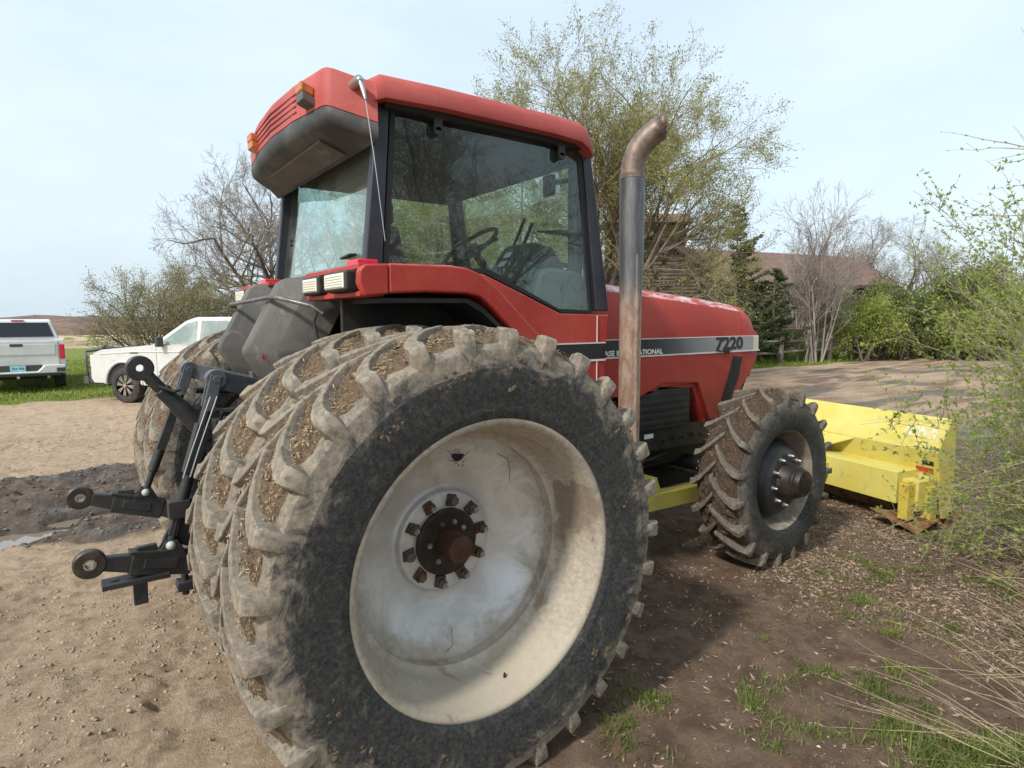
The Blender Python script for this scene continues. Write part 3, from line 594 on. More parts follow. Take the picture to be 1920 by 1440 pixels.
b.cyl(c-ax*.05,c,.045,14); b.tube([c-ax*.04,c-ax*.30],.03,10); b.build('steering_wheel',m_rubber_seal,tractor,smooth=True)
b=MB()
for (a,c_) in (((1.10,-.60,2.11),(1.05,-.57,2.17)),((1.12,-.56,2.10),(1.20,-.52,2.20)),((.9,-.66,1.92),(.86,-.66,2.03))):
    b.tube([a,c_],.006,8); b.sphere(c_,.018)
b.tube([(1.03,-.55,2.02),(.98,-.60,2.04),(.93,-.62,2.03),(.90,-.60,1.98)],.007,8)
b.build('control_lever',m_rubber_seal,tractor,smooth=True)
# windscreen, rear screen, cross bars
def quad_glass(name,P,mat,parent): return MB().add(P,[(0,1,2,3)]).build(name,mat,parent,recalc=False)
quad_glass('windscreen',[(1.49,-.745,1.6),(1.49,.745,1.6),(1.315,.72,2.80),(1.315,-.72,2.80)],m_glass,tractor)
quad_glass('rear_window',[(-.045,.735,2.07),(-.045,-.735,2.07),(.055,-.72,2.80),(.055,.72,2.80)],m_rglass,tractor)
b=MB(); b.box(-.08,.02,-.75,.75,1.97,2.075); b.build('rear_window_sill',m_blackp,tractor,bevel=.01)
b=MB(); b.obox((-.062,-.56,2.135),(-.062,-.43,2.125),.012,.045,(1,0,.1)); b.build('window_latch',m_black,tractor,bevel=.005)
b=MB()
for y,z in ((.60,2.30),(.60,2.33),(-.66,2.42),(-.66,2.46),(.50,2.66)): b.sphere((-.045+(z-2.07)*.137-.008,y,z),.011,8)
b.build('window_hinge_button',m_black,tractor,smooth=True)
b=MB(); b.obox((1.42,.40,1.95),(1.35,-.12,2.50),.012,.02); b.obox((1.40,.1,2.15),(1.355,-.2,2.46),.02,.014); b.build('wiper',m_rubber_seal,tractor)
b=MB(); b.box(1.30,1.36,-.70,-.62,1.4,2.75); b.build('inner_front_post',m_int,tractor,bevel=.01)
b=MB(); b.obox((1.33,-.63,2.34),(1.08,-.60,2.335),.03,.045,w2=.012,h2=.01); b.obox((1.33,-.63,2.14),(1.20,-.58,2.15),.03,.03); b.build('inner_bracket',m_rubber_seal,tractor,bevel=.004)
b=MB(); b.obox((1.33,-.64,2.665),(1.27,-.50,2.655),.02,.03); b.box(1.255,1.285,-.53,-.43,2.58,2.71); mir=b.build('mirror',m_black,tractor,bevel=.01); b=MB().box(1.2475,1.2545,-.52,-.445,2.60,2.69); b.build('mirror_glass',m_mirror,mir)
# firewall and under cab
b=MB(); b.box(1.38,1.46,-.74,.74,1.0,1.84); b.box(-.08,1.46,-.74,.74,1.12,1.30); b.prism([(-.06,1.3),(.9,1.3),(.4,1.9),(-.06,1.95)],'y',-.745,-.70); b.prism([(-.06,1.3),(.9,1.3),(.4,1.9),(-.06,1.95)],'y',.70,.745); b.build('cab_base',m_dark,tractor)

# ---- fenders
outer=[(-.235,1.905),(-.262,1.96),(-.258,2.015),(-.235,2.038),(.18,2.052),(.27,2.043),(.35,2.015),(.44,1.95),(.62,1.79),(.80,1.64),(.90,1.52)]
inner=[(.80,1.52),(.70,1.60),(.56,1.715),(.40,1.86),(.33,1.912),(.26,1.926),(.05,1.928),(-.16,1.915)]
for s in (-1,1):
    Yo=1.115
    b=MB(); b.prism([(-.125,2.0463)]+outer[4:]+inner[:7]+[(-.125,1.918)],'y',*sorted((s*.79,s*Yo))); f=b.build('fender',m_red,tractor,bevel=.012,seg=3)
    b=MB(); b.prism([(-.232,1.905),(-.258,1.96),(-.254,2.012),(-.232,2.036),(-.1265,2.045),(-.1265,1.916)],'y',*sorted((s*(Yo-.05),s*(Yo-.001)))); b.build('fender_cheek',m_red,f,bevel=.010,seg=3)
    def bx(x0,x1,ya,yb,z0,z1): b.box(x0,x1,*sorted((s*ya,s*yb)),z0,z1)
    b=MB(); bx(-.238,-.128,.36,Yo-.051,2.020,2.043); b.build('lamp_housing_top',m_red,f,bevel=.004)
    b=MB(); bx(-.238,-.128,.36,Yo-.051,1.906,1.928); b.build('lamp_housing_sill',m_red,f,bevel=.004)
    b=MB(); bx(-.232,-.13,.655,.70,1.9285,2.0195); b.build('lamp_divider',m_red,f)
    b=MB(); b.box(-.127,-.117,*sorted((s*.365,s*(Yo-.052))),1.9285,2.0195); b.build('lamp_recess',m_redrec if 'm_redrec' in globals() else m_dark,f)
    b=MB(); b.prism([(-.2,1.30),(-.05,1.2),(.85,1.2),(.85,1.50),(.70,1.60),(.56,1.712),(.40,1.857),(.33,1.908),(-.2,1.903)],'y',*sorted((s*.73,s*.76))); b.prism([(-.16,1.90),(.28,1.905),(.36,1.87),(.70,1.585),(.72,1.56),(.36,1.84),(.27,1.885),(-.16,1.88)],'y',*sorted((s*.76,s*1.09))); b.build('inner_fender',m_dark,f)
    for (ya,yb,x) in ((.765,1.030,-.285),(.405,.640,-.270)):
        b=MB(); b.box(x,-.15,*sorted((s*ya,s*yb)),1.930,2.018); l=b.build('work_light',m_black,f,bevel=.012)
        b=MB(); b.box(x-.006,x+.01,*sorted((s*(ya+.018),s*(yb-.018))),1.941,2.007); ln=b.build('lens',m_lamp,l,bevel=.006)
        b=MB()
        for k in range(5): b.box(x-.0085,x-.005,*sorted((s*(ya+.025),s*(yb-.025))),1.948+k*.011,1.951+k*.011)
        b.build('lens_rib',m_lampr if 'm_lampr' in globals() else m_lamp,l)
    b=MB(); b.box(-.16,-.06,*sorted((s*.72,s*.86)),2.0475,2.085); b.build('tail_light',m_redlens,f,bevel=.006)
# ---- fuel tank with two ribs
plan=[(.53,.30),(.53,.03),(.50,.0),(.415,.0),(.36,.15),(-.06,.15),(-.125,.015),(-.15,.0),(-.245,.0),(-.33,.13),(-.355,.36)]
def tsec(z,x0,fr=1): return [(x0+d*fr,y,z) for y,d in plan]
b=MB(); b.loft([tsec(1.42,-.34,.5),tsec(1.50,-.44,.75),tsec(1.635,-.515),tsec(1.66,-.515),tsec(2.0,-.335),tsec(2.03,-.29)]); b.build('fuel_tank',m_blackp,tractor,bevel=.010,seg=2)
b=MB(); b.tube([(-.24,.53,1.86),(-.34,.53,1.88),(-.43,.50,1.90),(-.44,.44,1.905),(-.40,-.26,1.925),(-.37,-.34,1.92),(-.25,-.47,1.88),(-.20,-.50,1.84)],.011,10); b.build('grab_rail',m_railgrey if 'm_railgrey' in globals() else m_black,tractor,smooth=True)
b=MB(); b.tube([(-.22,-.47,1.86),(-.25,-.50,1.80),(-.22,-.52,1.62),(-.16,-.54,1.5)],.008,8); b.build('hose',m_rubber_seal,tractor,smooth=True)
b=MB(); b.box(-.36,-.28,-.34,-.26,1.47,1.51); 
b=MB().add([(-.455,-.30,1.615),(-.435,-.30,1.610),(-.447,-.30,1.645)],[(0,1,2)]); b.build('red_reflector',m_redrefl,tractor,recalc=False)

# ---- hitch
def eye(m,c,r,rh,w,n=28):
    # ring about Y axis
    m.lathe([(-w/2,rh),(-w/2,r*.9),(-w/2+.006,r),(w/2-.006,r),(w/2,r*.9),(w/2,rh)],n,c=c,closed=True)
for s,zc,xc in ((-1,.775,-1.226),(1,.866,-1.241)):
    y=s*.43; E=Vector((xc,y,zc)); A=Vector((-.30,s*.36,.56)); d=(A-E).normalized()
    m=MB(); eye(m,E,.062,.026,.045); o=m.build('lower_link',m_linkeye if 'm_linkeye' in globals() else m_black,tractor,smooth=True,angle=35)
    m=MB(); m.obox(E+d*.05,E+d*.17,.04,.062,(0,0,1),.045,.085); m.obox(E+d*.15,E+d*.40,.055,.108); m.obox(E+d*.38,A,.05,.085,(0,0,1),.05,.08); m.obox(E+d*.20,E+d*.34,.062,.05); m.build('link_arm',m_black,o,bevel=.006)
    m=MB(); m.lathe([(-.024,.017),(-.024,.024),(.024,.024),(.024,.017)],20,c=tuple(E),closed=True); m.build('bushing',m_stud,o,smooth=True)
    P=E+d*.315+Vector((0,0,.085)); m=MB(); 
    for q in (-.022,.022): m.prism([(P.x-.07,P.z-.06),(P.x+.07,P.z-.07),(P.x+.03,P.z+.02),(P.x-.02,P.z+.025)],'y',P.y+q-.005,P.y+q+.005)
    m.obox(E+d*.18+Vector((0,0,.055)),E+d*.26+Vector((0,0,.075)),.03,.03); m.obox(E+d*.15+Vector((0,0,.05)),E+d*.30+Vector((0,0,.058)),.07,.012)
    m.build('rod_clevis',m_black,o,bevel=.003)
    m=MB(); m.sphere((P.x,P.y-.03,P.z),.021,12); m.build('pin_head',m_pinw if 'm_pinw' in globals() else m_stud,o,smooth=True)
    T=Vector((-.685,s*.415,1.53)) if s>0 else Vector((-.69,-.40,1.535))
    m=MB(); dd=(T-P).normalized(); Ln=(T-P).length
    m.cyl(P+Vector((0,0,-.01)),P+dd*Ln*.30,.017,14); m.tube([P+dd*Ln*.16,P+dd*Ln*.36],.026,14)
    m.obox(P+dd*Ln*.34,P+dd*Ln*.72,.05,.046,(1,0,0)) if s>0 else m.obox(P+dd*Ln*.42,P+dd*Ln*.72,.072,.06,(1,0,0),.076,.06)
    m.cyl(P+dd*Ln*.34,P+dd*Ln*.9,.024,14)
    if s<0: m.obox(P+dd*Ln*.05,P+dd*Ln*.45,.03,.036,(1,0,0)); m.box(P.x-.02+.02,P.x+.09,P.y-.035,P.y+.035,P.z+.12,P.z+.2)
    o2=m.build('lift_rod',m_black,tractor,bevel=.004)
    m=MB(); q=T-dd*.06
    for k in (-.032,.032): m.obox(T+Vector((0,k,.02)),T-dd*.14+Vector((0,k,0)),.052,.014,(0,1,0))
    m.obox(T-dd*.125+Vector((0,-.04,0)),T-dd*.125+Vector((0,.04,0)),.055,.03,(1,0,0)); m.build('yoke',m_greysteel if 'm_greysteel' in globals() else m_black,o2,bevel=.004)
    m=MB(); B=Vector((-.28,s*.28,1.40))
    for k in ((-.0,) ): m.obox(T,B,.03,.085,(0,0,1),.05,.11); m.cyl((T.x,T.y-.03,T.z),(T.x,T.y+.03,T.z),.046,20)
    m.cyl((T.x,T.y-.042,T.z),(T.x,T.y+.042,T.z),.02,12); m.build('lift_arm',m_greysteel if 'm_greysteel' in globals() else m_black,tractor,bevel=.005)
m=MB()
for k in (0,.028): m.tube([(-.70-k,-.47,1.46),(-.79-k,-.475,1.22),(-.83-k,-.47,1.10)],.004,6)
m.build('wire_clip',m_alu,tractor,smooth=True)
m=MB(); m.cyl((-.30,-.36,1.40),(-.30,.36,1.40),.045,20); m.box(-.42,-.25,-.22,.22,1.18,1.42); m.box(-.48,-.40,-.20,.20,1.22,1.36)
for k in range(4): m.cyl((-.53,-.15+k*.1,1.29),(-.47,-.15+k*.1,1.29),.025,12)
m.build('rockshaft_and_valves',m_dark,tractor,bevel=.006)
m=MB(); m.cyl((-.46,.02,1.47),(-.25,.02,1.48),.022,12); m.cyl((-.50,.02,1.475),(-.45,.02,1.475),.03,12); m.box(-.44,-.40,-.02,.06,1.44,1.53); m.build('hydraulic_coupler',m_greysteel if 'm_greysteel' in globals() else m_alu,tractor,bevel=.003)
E=Vector((-.961,0,1.576)); A=Vector((-.66,0,1.19)); d=(A-E).normalized(); m=MB(); eye(m,E,.062,.018,.055); o=m.build('top_link',m_black,tractor,smooth=True,angle=35)
m=MB(); m.cyl(E+d*.04,E+d*.16,.030,16); m.build('threaded_end',m_black,o,smooth=True); m=MB(); m.tube([E+d*.14,E+d*.24,E+d*.26,A],[.040,.040,.046,.046],14); m.build('link_tube',m_black,o,bevel=.01)
m=MB(); m.tube([E+d*.12+Vector((0,-.035,0)),E+d*.22+Vector((0,-.05,.05)),E+d*.27+Vector((0,-.05,.10))],.009,8); m.tube([(-.74,-.12,1.46),(-.55,-.05,1.44)],.016,10); m.tube([(-.76,-.3,1.40),(-.6,.3,1.42)],.014,10); m.build('cross_tube',m_black,o,smooth=True)
# drawbar
m=MB(); m.box(-.86,.1,-.045,.045,.40,.45); o=m.build('drawbar',m_black,tractor,bevel=.006)
m=MB(); m.cyl((-.82,0,.37),(-.82,0,.49),.018,14); m.build('drawbar_pin',m_black,o,smooth=True)
m=MB(); m.box(-1.19,-.93,-.46,-.36,.648,.672); m.box(-1.075,-1.02,-.44,-.40,.545,.66); m.cyl((-1.14,-.41,.66),(-1.14,-.41,.676),.018,14); m.build('sway_limiter',m_black,tractor,bevel=.004)
m=MB(); m.box(-.56,-.40,-.26,.26,.66,1.20); m.box(-.66,-.54,-.14,-.04,1.02,1.30); m.box(-.66,-.54,.04,.14,1.02,1.30); m.prism([(-.72,1.12),(-.52,1.12),(-.52,1.34),(-.66,1.34)],'y',-.035,.035); m.build('top_link_bracket',m_dark,tractor,bevel=.008)
m=MB(); m.lathe([(0,.02),(.0,.085),(.12,.085),(.12,.02)],24); 
for i_,v_ in enumerate(m.v): m.v[i_]=(-.56-v_[1],v_[0],.88+v_[2])
m.cyl((-.56,0,.88),(-.74,0,.88),.022,14); m.build('pto_shaft',m_dark,tractor,smooth=True)
for q_,(ya_,za_,yb_,zb_) in enumerate(((-.18,1.30,-.34,.95),(-.12,1.32,-.30,.80),(.16,1.30,.33,.92),(.10,1.28,.25,.75))):
    m=MB(); m.tube([(-.47,ya_,za_),(-.62,ya_*1.1,za_+.02),(-.70,(ya_+yb_)/2,(za_+zb_)/2),(-.62,yb_,zb_),(-.50,yb_,zb_-.06)],.011,8); m.build('hydraulic_hose',m_rubber_seal,tractor,smooth=True)
for s_ in (-1,1):
    m=MB(); pts=[Vector((-.86,s_*.40,.70)).lerp(Vector((-.44,s_*.16,.60)),i/9)+Vector((0,0,-.03*math.sin(math.pi*i/9))) for i in range(10)]
    for a_,b_ in zip(pts,pts[1:]): m.tube([a_,a_.lerp(b_,.5)+Vector((0,0,.004)),b_],.009,6)
    m.build('check_chain',m_dark,tractor,smooth=True)
m=MB(); m.box(-.62,-.28,-.22,.22,.48,.62); m.obox((-.86,-.40,.70),(-.45,-.2,.60),.03,.03); m.obox((-.86,.40,.74),(-.45,.2,.60),.03,.03); m.prism([(-.95,.80),(-.85,.98),(-.70,.98),(-.72,.70)],'y',-.385,-.365); m.build('hitch_bracket',m_black,tractor,bevel=.004)
# ------------------------------------------------------------ GROUND
def wallow(x,y):
    n=(fbm(x*1.1,y*1.1,3,31)-.5)*.9
    return sstep(x,-7,-5)*(1-sstep(x+n,-.5,.1))*sstep(y+n,2.35,2.75)*(1-sstep(y+n,4.9,5.4))
def puddle_mask(x,y):
    n=(fbm(x*2.2,y*2.2,3,77)-.5)
    a=sstep(1-np.sqrt(((x+1.95)/.62)**2+((y-2.95)/.34)**2)+n*.9,.0,.28)
    b=sstep(1-np.sqrt(((x+1.20)/.42)**2+((y-3.25)/.16)**2)+n*.9,.0,.3)
    c=sstep(1-np.sqrt(((x+3.2)/.9)**2+((y-3.1)/.5)**2)+n*.9,.0,.28)
    return np.maximum(np.maximum(a,b),c)
def height(x,y):
    x=np.asarray(x,float); y=np.asarray(y,float)
    h=(fbm(x*.35,y*.35,3,1)-.5)*.06*sstep(np.hypot(x-1.5,y),1.8,5)
    h+=(fbm(x*3.1,y*3.1,4,2)-.5)*.035
    near=1-sstep(np.hypot(x+1,y+1),8,16)
    h+=(fbm(x*14,y*14,3,3,.6)-.5)*.034*near
    # cloddy disturbed dirt left of and behind the tractor
    rough=sstep(-x,-1.,1.)*sstep(y,-3.2,-1.)
    rg=1-np.abs(2*fbm(x*5.5+y*1.5,y*6.5,4,5)-1); h+=(rg-.7)*.085*rough*near*sstep(fbm(x*.9,y*.9,2,8),.35,.65)
    # tyre tracks running along y on the yard
    u=x*.95+y*.30; h-=.018*np.exp(-((u-1.6+.25*np.sin(y*.3))/.28)**2)*sstep(y,4,6)*(1-sstep(y,12,14))
    for off in (-3.2,-2.2,-.9,.2): h-=.022*np.exp(-((y-(6.6+off*1.0)-.12*x)/.13)**2)*(1-sstep(x,1,5))*(y>5.2)
    for xc,sl in ((-1.50,.10),(-.75,.16)):
        v=x-(xc+sl*y); pat=np.sin((y+np.abs(v)*.9)*2*np.pi/.19); msk=(1-sstep(np.abs(v),.19,.25))*sstep(y,-2.6,-2.0)*(1-sstep(y,2.0,2.6))*sstep(fbm(x*1.3,y*1.3,3,88),.36,.58)
        h+=msk*(.011*sstep(pat,-.3,.5)-.014)
    w=wallow(x,y); cl=fbm(x*3.4,y*3.6,4,41,.55); rdg=1-np.abs(2*fbm(x*2.6,y*3.0,4,44,.6)-1)
    h+=w*(.12*sstep(y,3.5,4.1)*(rdg-.35)+.10*(cl-.5)+.06*(rdg-.5)+.05*(fbm(x*9,y*9,3,47,.6)-.5))
    p=puddle_mask(x,y); h=h*(1-p)-.06*p
    # wheel contact stays level
    for cx,cy,rx,ry in ((0,0,.35,2.0),(2.95,-1.0,.3,.25),(2.95,1.0,.3,.25)):
        f=np.exp(-(((x-cx)/rx)**4+((y-cy)/ry)**4)); h=h*(1-f)
    # churned mud on the track at the right rear of the scene
    m2=sstep(fbm(x*.5,y*.9,3,61),.5,.62)*sstep(x,8,11)*(1-sstep(x,40,50))*sstep(y,-4,-1)*(1-sstep(y,8,10)); h+=m2*(fbm(x*1.6,y*2.4,3,62)-.45)*.22
    far=sstep(np.hypot(x,y),25,60); h*=(1-far)
    return h
def zones(x,y):
    n=fbm(x*.8,y*.8,4,21)-.5; n2=fbm(x*3.5,y*3.5,4,22)-.5; n3=fbm(x*11,y*11,3,23)-.5
    # R: darker earth under and right of the tractor, in the wallow and on the track
    dark_earth=sstep(x+n*1.4+n2*.4,.25,.9)*(1-sstep(x+n*3+n2*.6,5.5,8))*(1-sstep(y+n*1.2,1.6,3.2))
    dark_earth=np.maximum(dark_earth,.9*sstep(.55-np.abs(y+.1+n*.6)/2.0,0,.25)*sstep(x+n,-.75,-.2)*(1-sstep(x,5,7)))
    w=wallow(x,y); dark_earth=np.maximum(dark_earth,w*.95)
    track=sstep(x,7,9)*(1-sstep(x,60,80))*sstep(y+n*2,-6,-3)*(1-sstep(y+n*1.5,8.6,9.3))
    dark_earth=np.maximum(dark_earth,track*(.46+.16*(fbm(x*1.1+y*.6,y*2.6,4,61)-.5)*2+.16*sstep(fbm(x*.6,y*2.2,3,66),.58,.66)))
    # G: green cover
    lawn=sstep(y+n*1.2+n2*.6,13.6,14.4)*(1-sstep(y+n*6,46,56))*(1-sstep(x,12,16))
    lawn=np.maximum(lawn,sstep(y+x*.06+n*1.2,10.2,10.9)*sstep(x,9,12)*(1-sstep(y,60,80)))
    lawn=np.maximum(lawn,sstep(y,56,60)*sstep(n+.5,.45,.62)*.8)
    weeds=sstep(-y-.55*(x-1)+n*1.2+n2*.8,1.65,2.25)*sstep(x,.4,1.0)*sstep(n2*1.2+n3*.8+n*.3,-.06,.20)*(1-sstep(x,9,12)); weeds=np.maximum(weeds,.5*sstep(n2*1.2+n3*.8,.10,.22)*sstep(-y,1.2,1.8)*sstep(x,1.2,2)*(1-sstep(x,6,9)))
    g=np.maximum(lawn,weeds*.42)
    # B: litter (chopped leaves and straw)
    lit=sstep(x+n*1.0+n2*.7-.35*y,3.0,3.9)*sstep(-y+n*1.0+.10*x,.4,1.1)*(1-sstep(x+n*2,9,12)); lit=np.maximum(lit,sstep(x*1.0-y*.35+n*1.1+n2*.6,2.75,3.35)*sstep(-y+n*.6,.35,.9)*(1-sstep(x,10,14))*.95); lit=np.maximum(lit,.55*sstep(-y-.55*(x-1)+n+n2*.5,1.75,2.2)*sstep(x,.8,1.5))
    lit=np.maximum(lit,.5*sstep(y,46,56)*(y<75))
    # A: wetness
    wet=np.clip(w*(.45+.55*sstep(fbm(x*2,y*2,3,51),.40,.6))+puddle_mask(x,y)+track*sstep(fbm(x*.5,y*1.6,3,63),.60,.68)*1.0,0,1)
    return dark_earth,g,lit,wet
def axis(lo,hi,step,far_lo,far_hi,g=1.09):
    a=list(np.arange(lo,hi,step)); s=step; v=hi
    while v<far_hi: a.append(v); s*=g; v+=s
    s=step; v=lo
    while v>far_lo: s*=g; v-=s; a.insert(0,v)
    return np.array(a)
gx=axis(-2.6,6.2,.03,-3000,3500,1.06); gy=axis(-3.4,6.0,.03,-3000,3500,1.05)
X,Y=np.meshgrid(gx,gy,indexing='ij'); Z=height(X,Y)
nx,ny=X.shape; V=np.stack([X,Y,Z],-1).reshape(-1,3); ii=np.arange(nx*ny).reshape(nx,ny)
F=np.stack([ii[:-1,:-1],ii[1:,:-1],ii[1:,1:],ii[:-1,1:]],-1).reshape(-1,4)
def ground_mat():
    t=NT('farmyard_earth'); a=t.n('ShaderNodeAttribute'); a.attribute_name='zone'; sc=t.n('ShaderNodeSeparateColor'); t.l(a.outputs['Color'],sc.inputs[0]); dark_earth,green,lit=sc.outputs; wet=a.outputs['Alpha']
    n1=t.noise(1.3,8,.7); n2=t.noise(16,8,.75); n3=t.noise(85,5,.8); n4=t.noise(5,8,.75,dist=.4)
    tan=t.mix(t.ramp(n2,.3,.7),(.43,.305,.20),(.64,.49,.35)); tan=t.mix(t.math('MULTIPLY',t.ramp(n1,.45,.7),.4),tan,(.34,.24,.155)); tan=t.mix(t.math('MULTIPLY',t.ramp(n4,.50,.62),.62),tan,(.27,.185,.125)); tan=t.mix(t.math('MULTIPLY',t.ramp(n3,.6,.75),.55),tan,(.56,.47,.35))
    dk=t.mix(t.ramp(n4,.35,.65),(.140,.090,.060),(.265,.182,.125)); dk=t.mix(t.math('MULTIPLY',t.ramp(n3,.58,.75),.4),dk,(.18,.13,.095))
    gr=t.mix(t.ramp(n4,.35,.68),(.11,.15,.025),(.25,.28,.06)); gr=t.mix(t.math('MULTIPLY',t.ramp(n1,.5,.7),.5),gr,(.24,.23,.08))
    li=t.mix(t.ramp(n3,.40,.62),(.10,.065,.042),(.36,.25,.165)); li=t.mix(t.ramp(n4,.5,.72),li,(.14,.09,.06))
    def edge(f,k=.35): return t.ramp(t.math('ADD',f,t.math('MULTIPLY',t.math('SUBTRACT',n2,.5),k*2)),.35,.65)
    c=t.mix(edge(dark_earth),tan,dk); c=t.mix(edge(lit),c,li); c=t.mix(edge(green,.5),c,gr)
    c=t.mix(t.math('MULTIPLY',t.ramp(wet,.1,.7),.75),c,t.mix(t.ramp(n4,.35,.7),(.065,.058,.052),(.185,.170,.155))); t.base(c)
    t.rough(t.ramp(wet,.35,.95,.95,.30)); t.b.inputs['Specular IOR Level'].default_value=.25
    t.bump(t.math('ADD',t.math('MULTIPLY',n2,1.),t.math('MULTIPLY',n3,.8)),1.,.035); return t.m
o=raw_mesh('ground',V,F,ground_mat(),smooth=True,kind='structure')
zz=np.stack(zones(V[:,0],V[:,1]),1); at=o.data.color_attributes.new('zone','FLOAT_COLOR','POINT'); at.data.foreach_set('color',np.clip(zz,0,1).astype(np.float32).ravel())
# water standing in the churned mud
t=NT('muddy_water'); t.base((.20,.16,.12)); t.rough(.04); t.b.inputs['Specular IOR Level'].default_value=.6; t.bump(t.noise(9,2,.5),.03,.004); m_water=t.m
MB().add([(-4.6,2.3,-.026),(-.5,2.3,-.026),(-.5,3.9,-.026),(-4.6,3.9,-.026)],[(0,1,2,3)]).build('puddle',m_water,kind='structure')

# ---- scatter helpers
def blades(P,H,W,lean,mat,name,seg=2,kind='stuff',color=None,seed=0):
    r=np.random.default_rng(seed); n=len(P); a=r.uniform(0,2*np.pi,n); d=np.stack([np.cos(a),np.sin(a),0*a],1); s=np.stack([-np.sin(a),np.cos(a),0*a],1)
    V=[];H=H[:,None];W=W[:,None];L=(lean*r.uniform(.2,1.,n))[:,None]
    up=np.array([[0,0,1.]])
    mid=P+up*H*.55+d*H*L*.35; tip=P+up*H*(1-.35*L)+d*H*L
    V=np.stack([P-s*W,P+s*W,mid+s*W*.75,mid-s*W*.75,tip],1).reshape(-1,3); b=np.arange(n)[:,None]*5
    F=np.concatenate([b+np.array([[0,1,2,3]]),b+np.array([[3,2,4,4]])]) 
    F3=np.concatenate([b+np.array([[0,1,2]]),b+np.array([[0,2,3]]),b+np.array([[3,2,4]])])
    return raw_mesh(name,V,F3,mat,kind=kind)
def leafmat(name,a,b,tr=.35,rough=.6,sc=.9):
    t=NT(name); c=t.mix(t.ramp(t.noise(sc,6,.8),.3,.7),a,b); t.base(c); t.rough(rough); t.b.inputs['Specular IOR Level'].default_value=.25
    tl=t.n('ShaderNodeBsdfTranslucent'); t.l(c if not isinstance(c,tuple) else None,tl.inputs[0]); mx=t.n('ShaderNodeMixShader'); mx.inputs[0].default_value=tr; t.l(t.b.outputs[0],mx.inputs[1]); t.l(tl.outputs[0],mx.inputs[2]); t.l(mx.outputs[0],t.out.inputs[0]); return t.m
m_grass=leafmat('fresh_grass',(.09,.13,.03),(.25,.28,.075),.35,sc=4); m_lawn=leafmat('lawn_grass',(.15,.20,.03),(.32,.35,.075),.3,sc=.6); m_dry=leafmat('dry_stalk',(.42,.31,.20),(.56,.45,.30),.2)
m_thatch=leafmat('dry_thatch_grass',(.30,.215,.13),(.52,.41,.27),.2,sc=3); m_litter=leafmat('leaf_litter',(.15,.095,.062),(.50,.37,.26),.15,sc=45); m_chip=M('pale_chips',(.55,.48,.38),.8,0,(.40,.31,.22),30)
def pick(n,x0,x1,y0,y1,fn,seed,mult=6):
    r=np.random.default_rng(seed); x=r.uniform(x0,x1,n*mult); y=r.uniform(y0,y1,n*mult); p=fn(x,y); k=r.uniform(0,1,n*mult)<p; x=x[k][:n]; y=y[k][:n]; return np.stack([x,y,height(x,y)],1)
def clump(x,y,f,th=.5,sd=91): return sstep(fbm(x*f,y*f,3,sd),th,th+.12)
r=np.random.default_rng(3)
def gz(x,y): return zones(x,y)[1]
P=pick(56000,.3,6.5,-3.6,-1.3,lambda x,y: gz(x,y)*2.3*(.12+.88*clump(x,y,6.5,.50))*(1-.5*sstep(x,3,6))*(1-sstep(x,5.5,6.5)),5,12)
P=P[(np.hypot(P[:,0]+1.24,P[:,1]+3.53)>1.3)]
blades(P-[0,0,.004],r.uniform(.012,.048,len(P)),r.uniform(.0012,.0030,len(P)),1.6,m_grass,'grass_tufts',seed=1)
P=pick(6000,1.3,4.5,-3.5,-2.0,lambda x,y: clump(x,y,2.6,.50,97)*sstep(-y-.55*(x-1),2.0,2.5)*sstep(x,1.0,1.8),8,10)
blades(P-[0,0,.004],r.uniform(.03,.10,len(P)),r.uniform(.0014,.003,len(P)),1.2,m_grass,'tall_grass_tufts',seed=2)
P=pick(60000,-6,12,13.8,34,lambda x,y: sstep(gz(x,y),.3,.8)*(1-sstep(y,22,34)*.7),6,3)
blades(P,r.uniform(.04,.10,len(P)),r.uniform(.006,.012,len(P)),.8,m_lawn,'lawn_blades',seed=3)
P=pick(26000,14,40,8.8,13.5,lambda x,y: sstep(gz(x,y),.3,.8),7,3)
blades(P,r.uniform(.05,.16,len(P))*(1+1.8*sstep(P[:,1],10.0,10.6)),r.uniform(.007,.014,len(P)),.7,m_lawn,'fence_line_grass',seed=4)
def flakes(P,mat,name,lo,hi,seed,curl=.35,asp=.45):
    r=np.random.default_rng(seed); n=len(P); a=r.uniform(0,2*np.pi,n); tl=r.normal(0,curl,(n,2)); s=r.uniform(lo,hi,n)**1.0
    d=np.stack([np.cos(a),np.sin(a),tl[:,0]],1)*s[:,None]; e=np.stack([-np.sin(a),np.cos(a),tl[:,1]],1)*(s*r.uniform(asp*.5,asp*1.3,n))[:,None]
    c=P+[0,0,.006]; k=r.normal(0,.25,(n,1))*s[:,None]*[[0,0,1]]
    V=np.stack([c-d,c-d*.2-e,c+d,c+d*.1+e+k],1).reshape(-1,3); return raw_mesh(name,V,np.arange(4*n).reshape(-1,4),mat,kind='stuff')
P=pick(46000,.4,9,-3.4,.3,lambda x,y: np.clip(zones(x,y)[2]*.9+.14*zones(x,y)[0],0,1)*(.25+.75*clump(x,y,2.2,.38,71)),9,6); flakes(P,m_litter,'leaf_litter',.003,.024,1,.30,.28)
P=pick(5000,.4,6,-3.6,.6,lambda x,y: np.clip(zones(x,y)[2]*.7+.03,0,1),19,6); flakes(P,m_chip,'wood_chips',.003,.011,12,.2,.4)
P=pick(3500,-2.4,2.2,-3.0,9,lambda x,y: (1-zones(x,y)[0])*.6*clump(x,y,.9,.40,15),10,8); flakes(P,m_straw,'scattered_straw',.004,.018,3,.15,.10)
P=pick(42000,.6,8,-3.5,.2,lambda x,y: np.clip(zones(x,y)[2]*1.0+.08*zones(x,y)[0],0,1)*(.2+.8*clump(x,y,2.6,.40,73)),29,6)
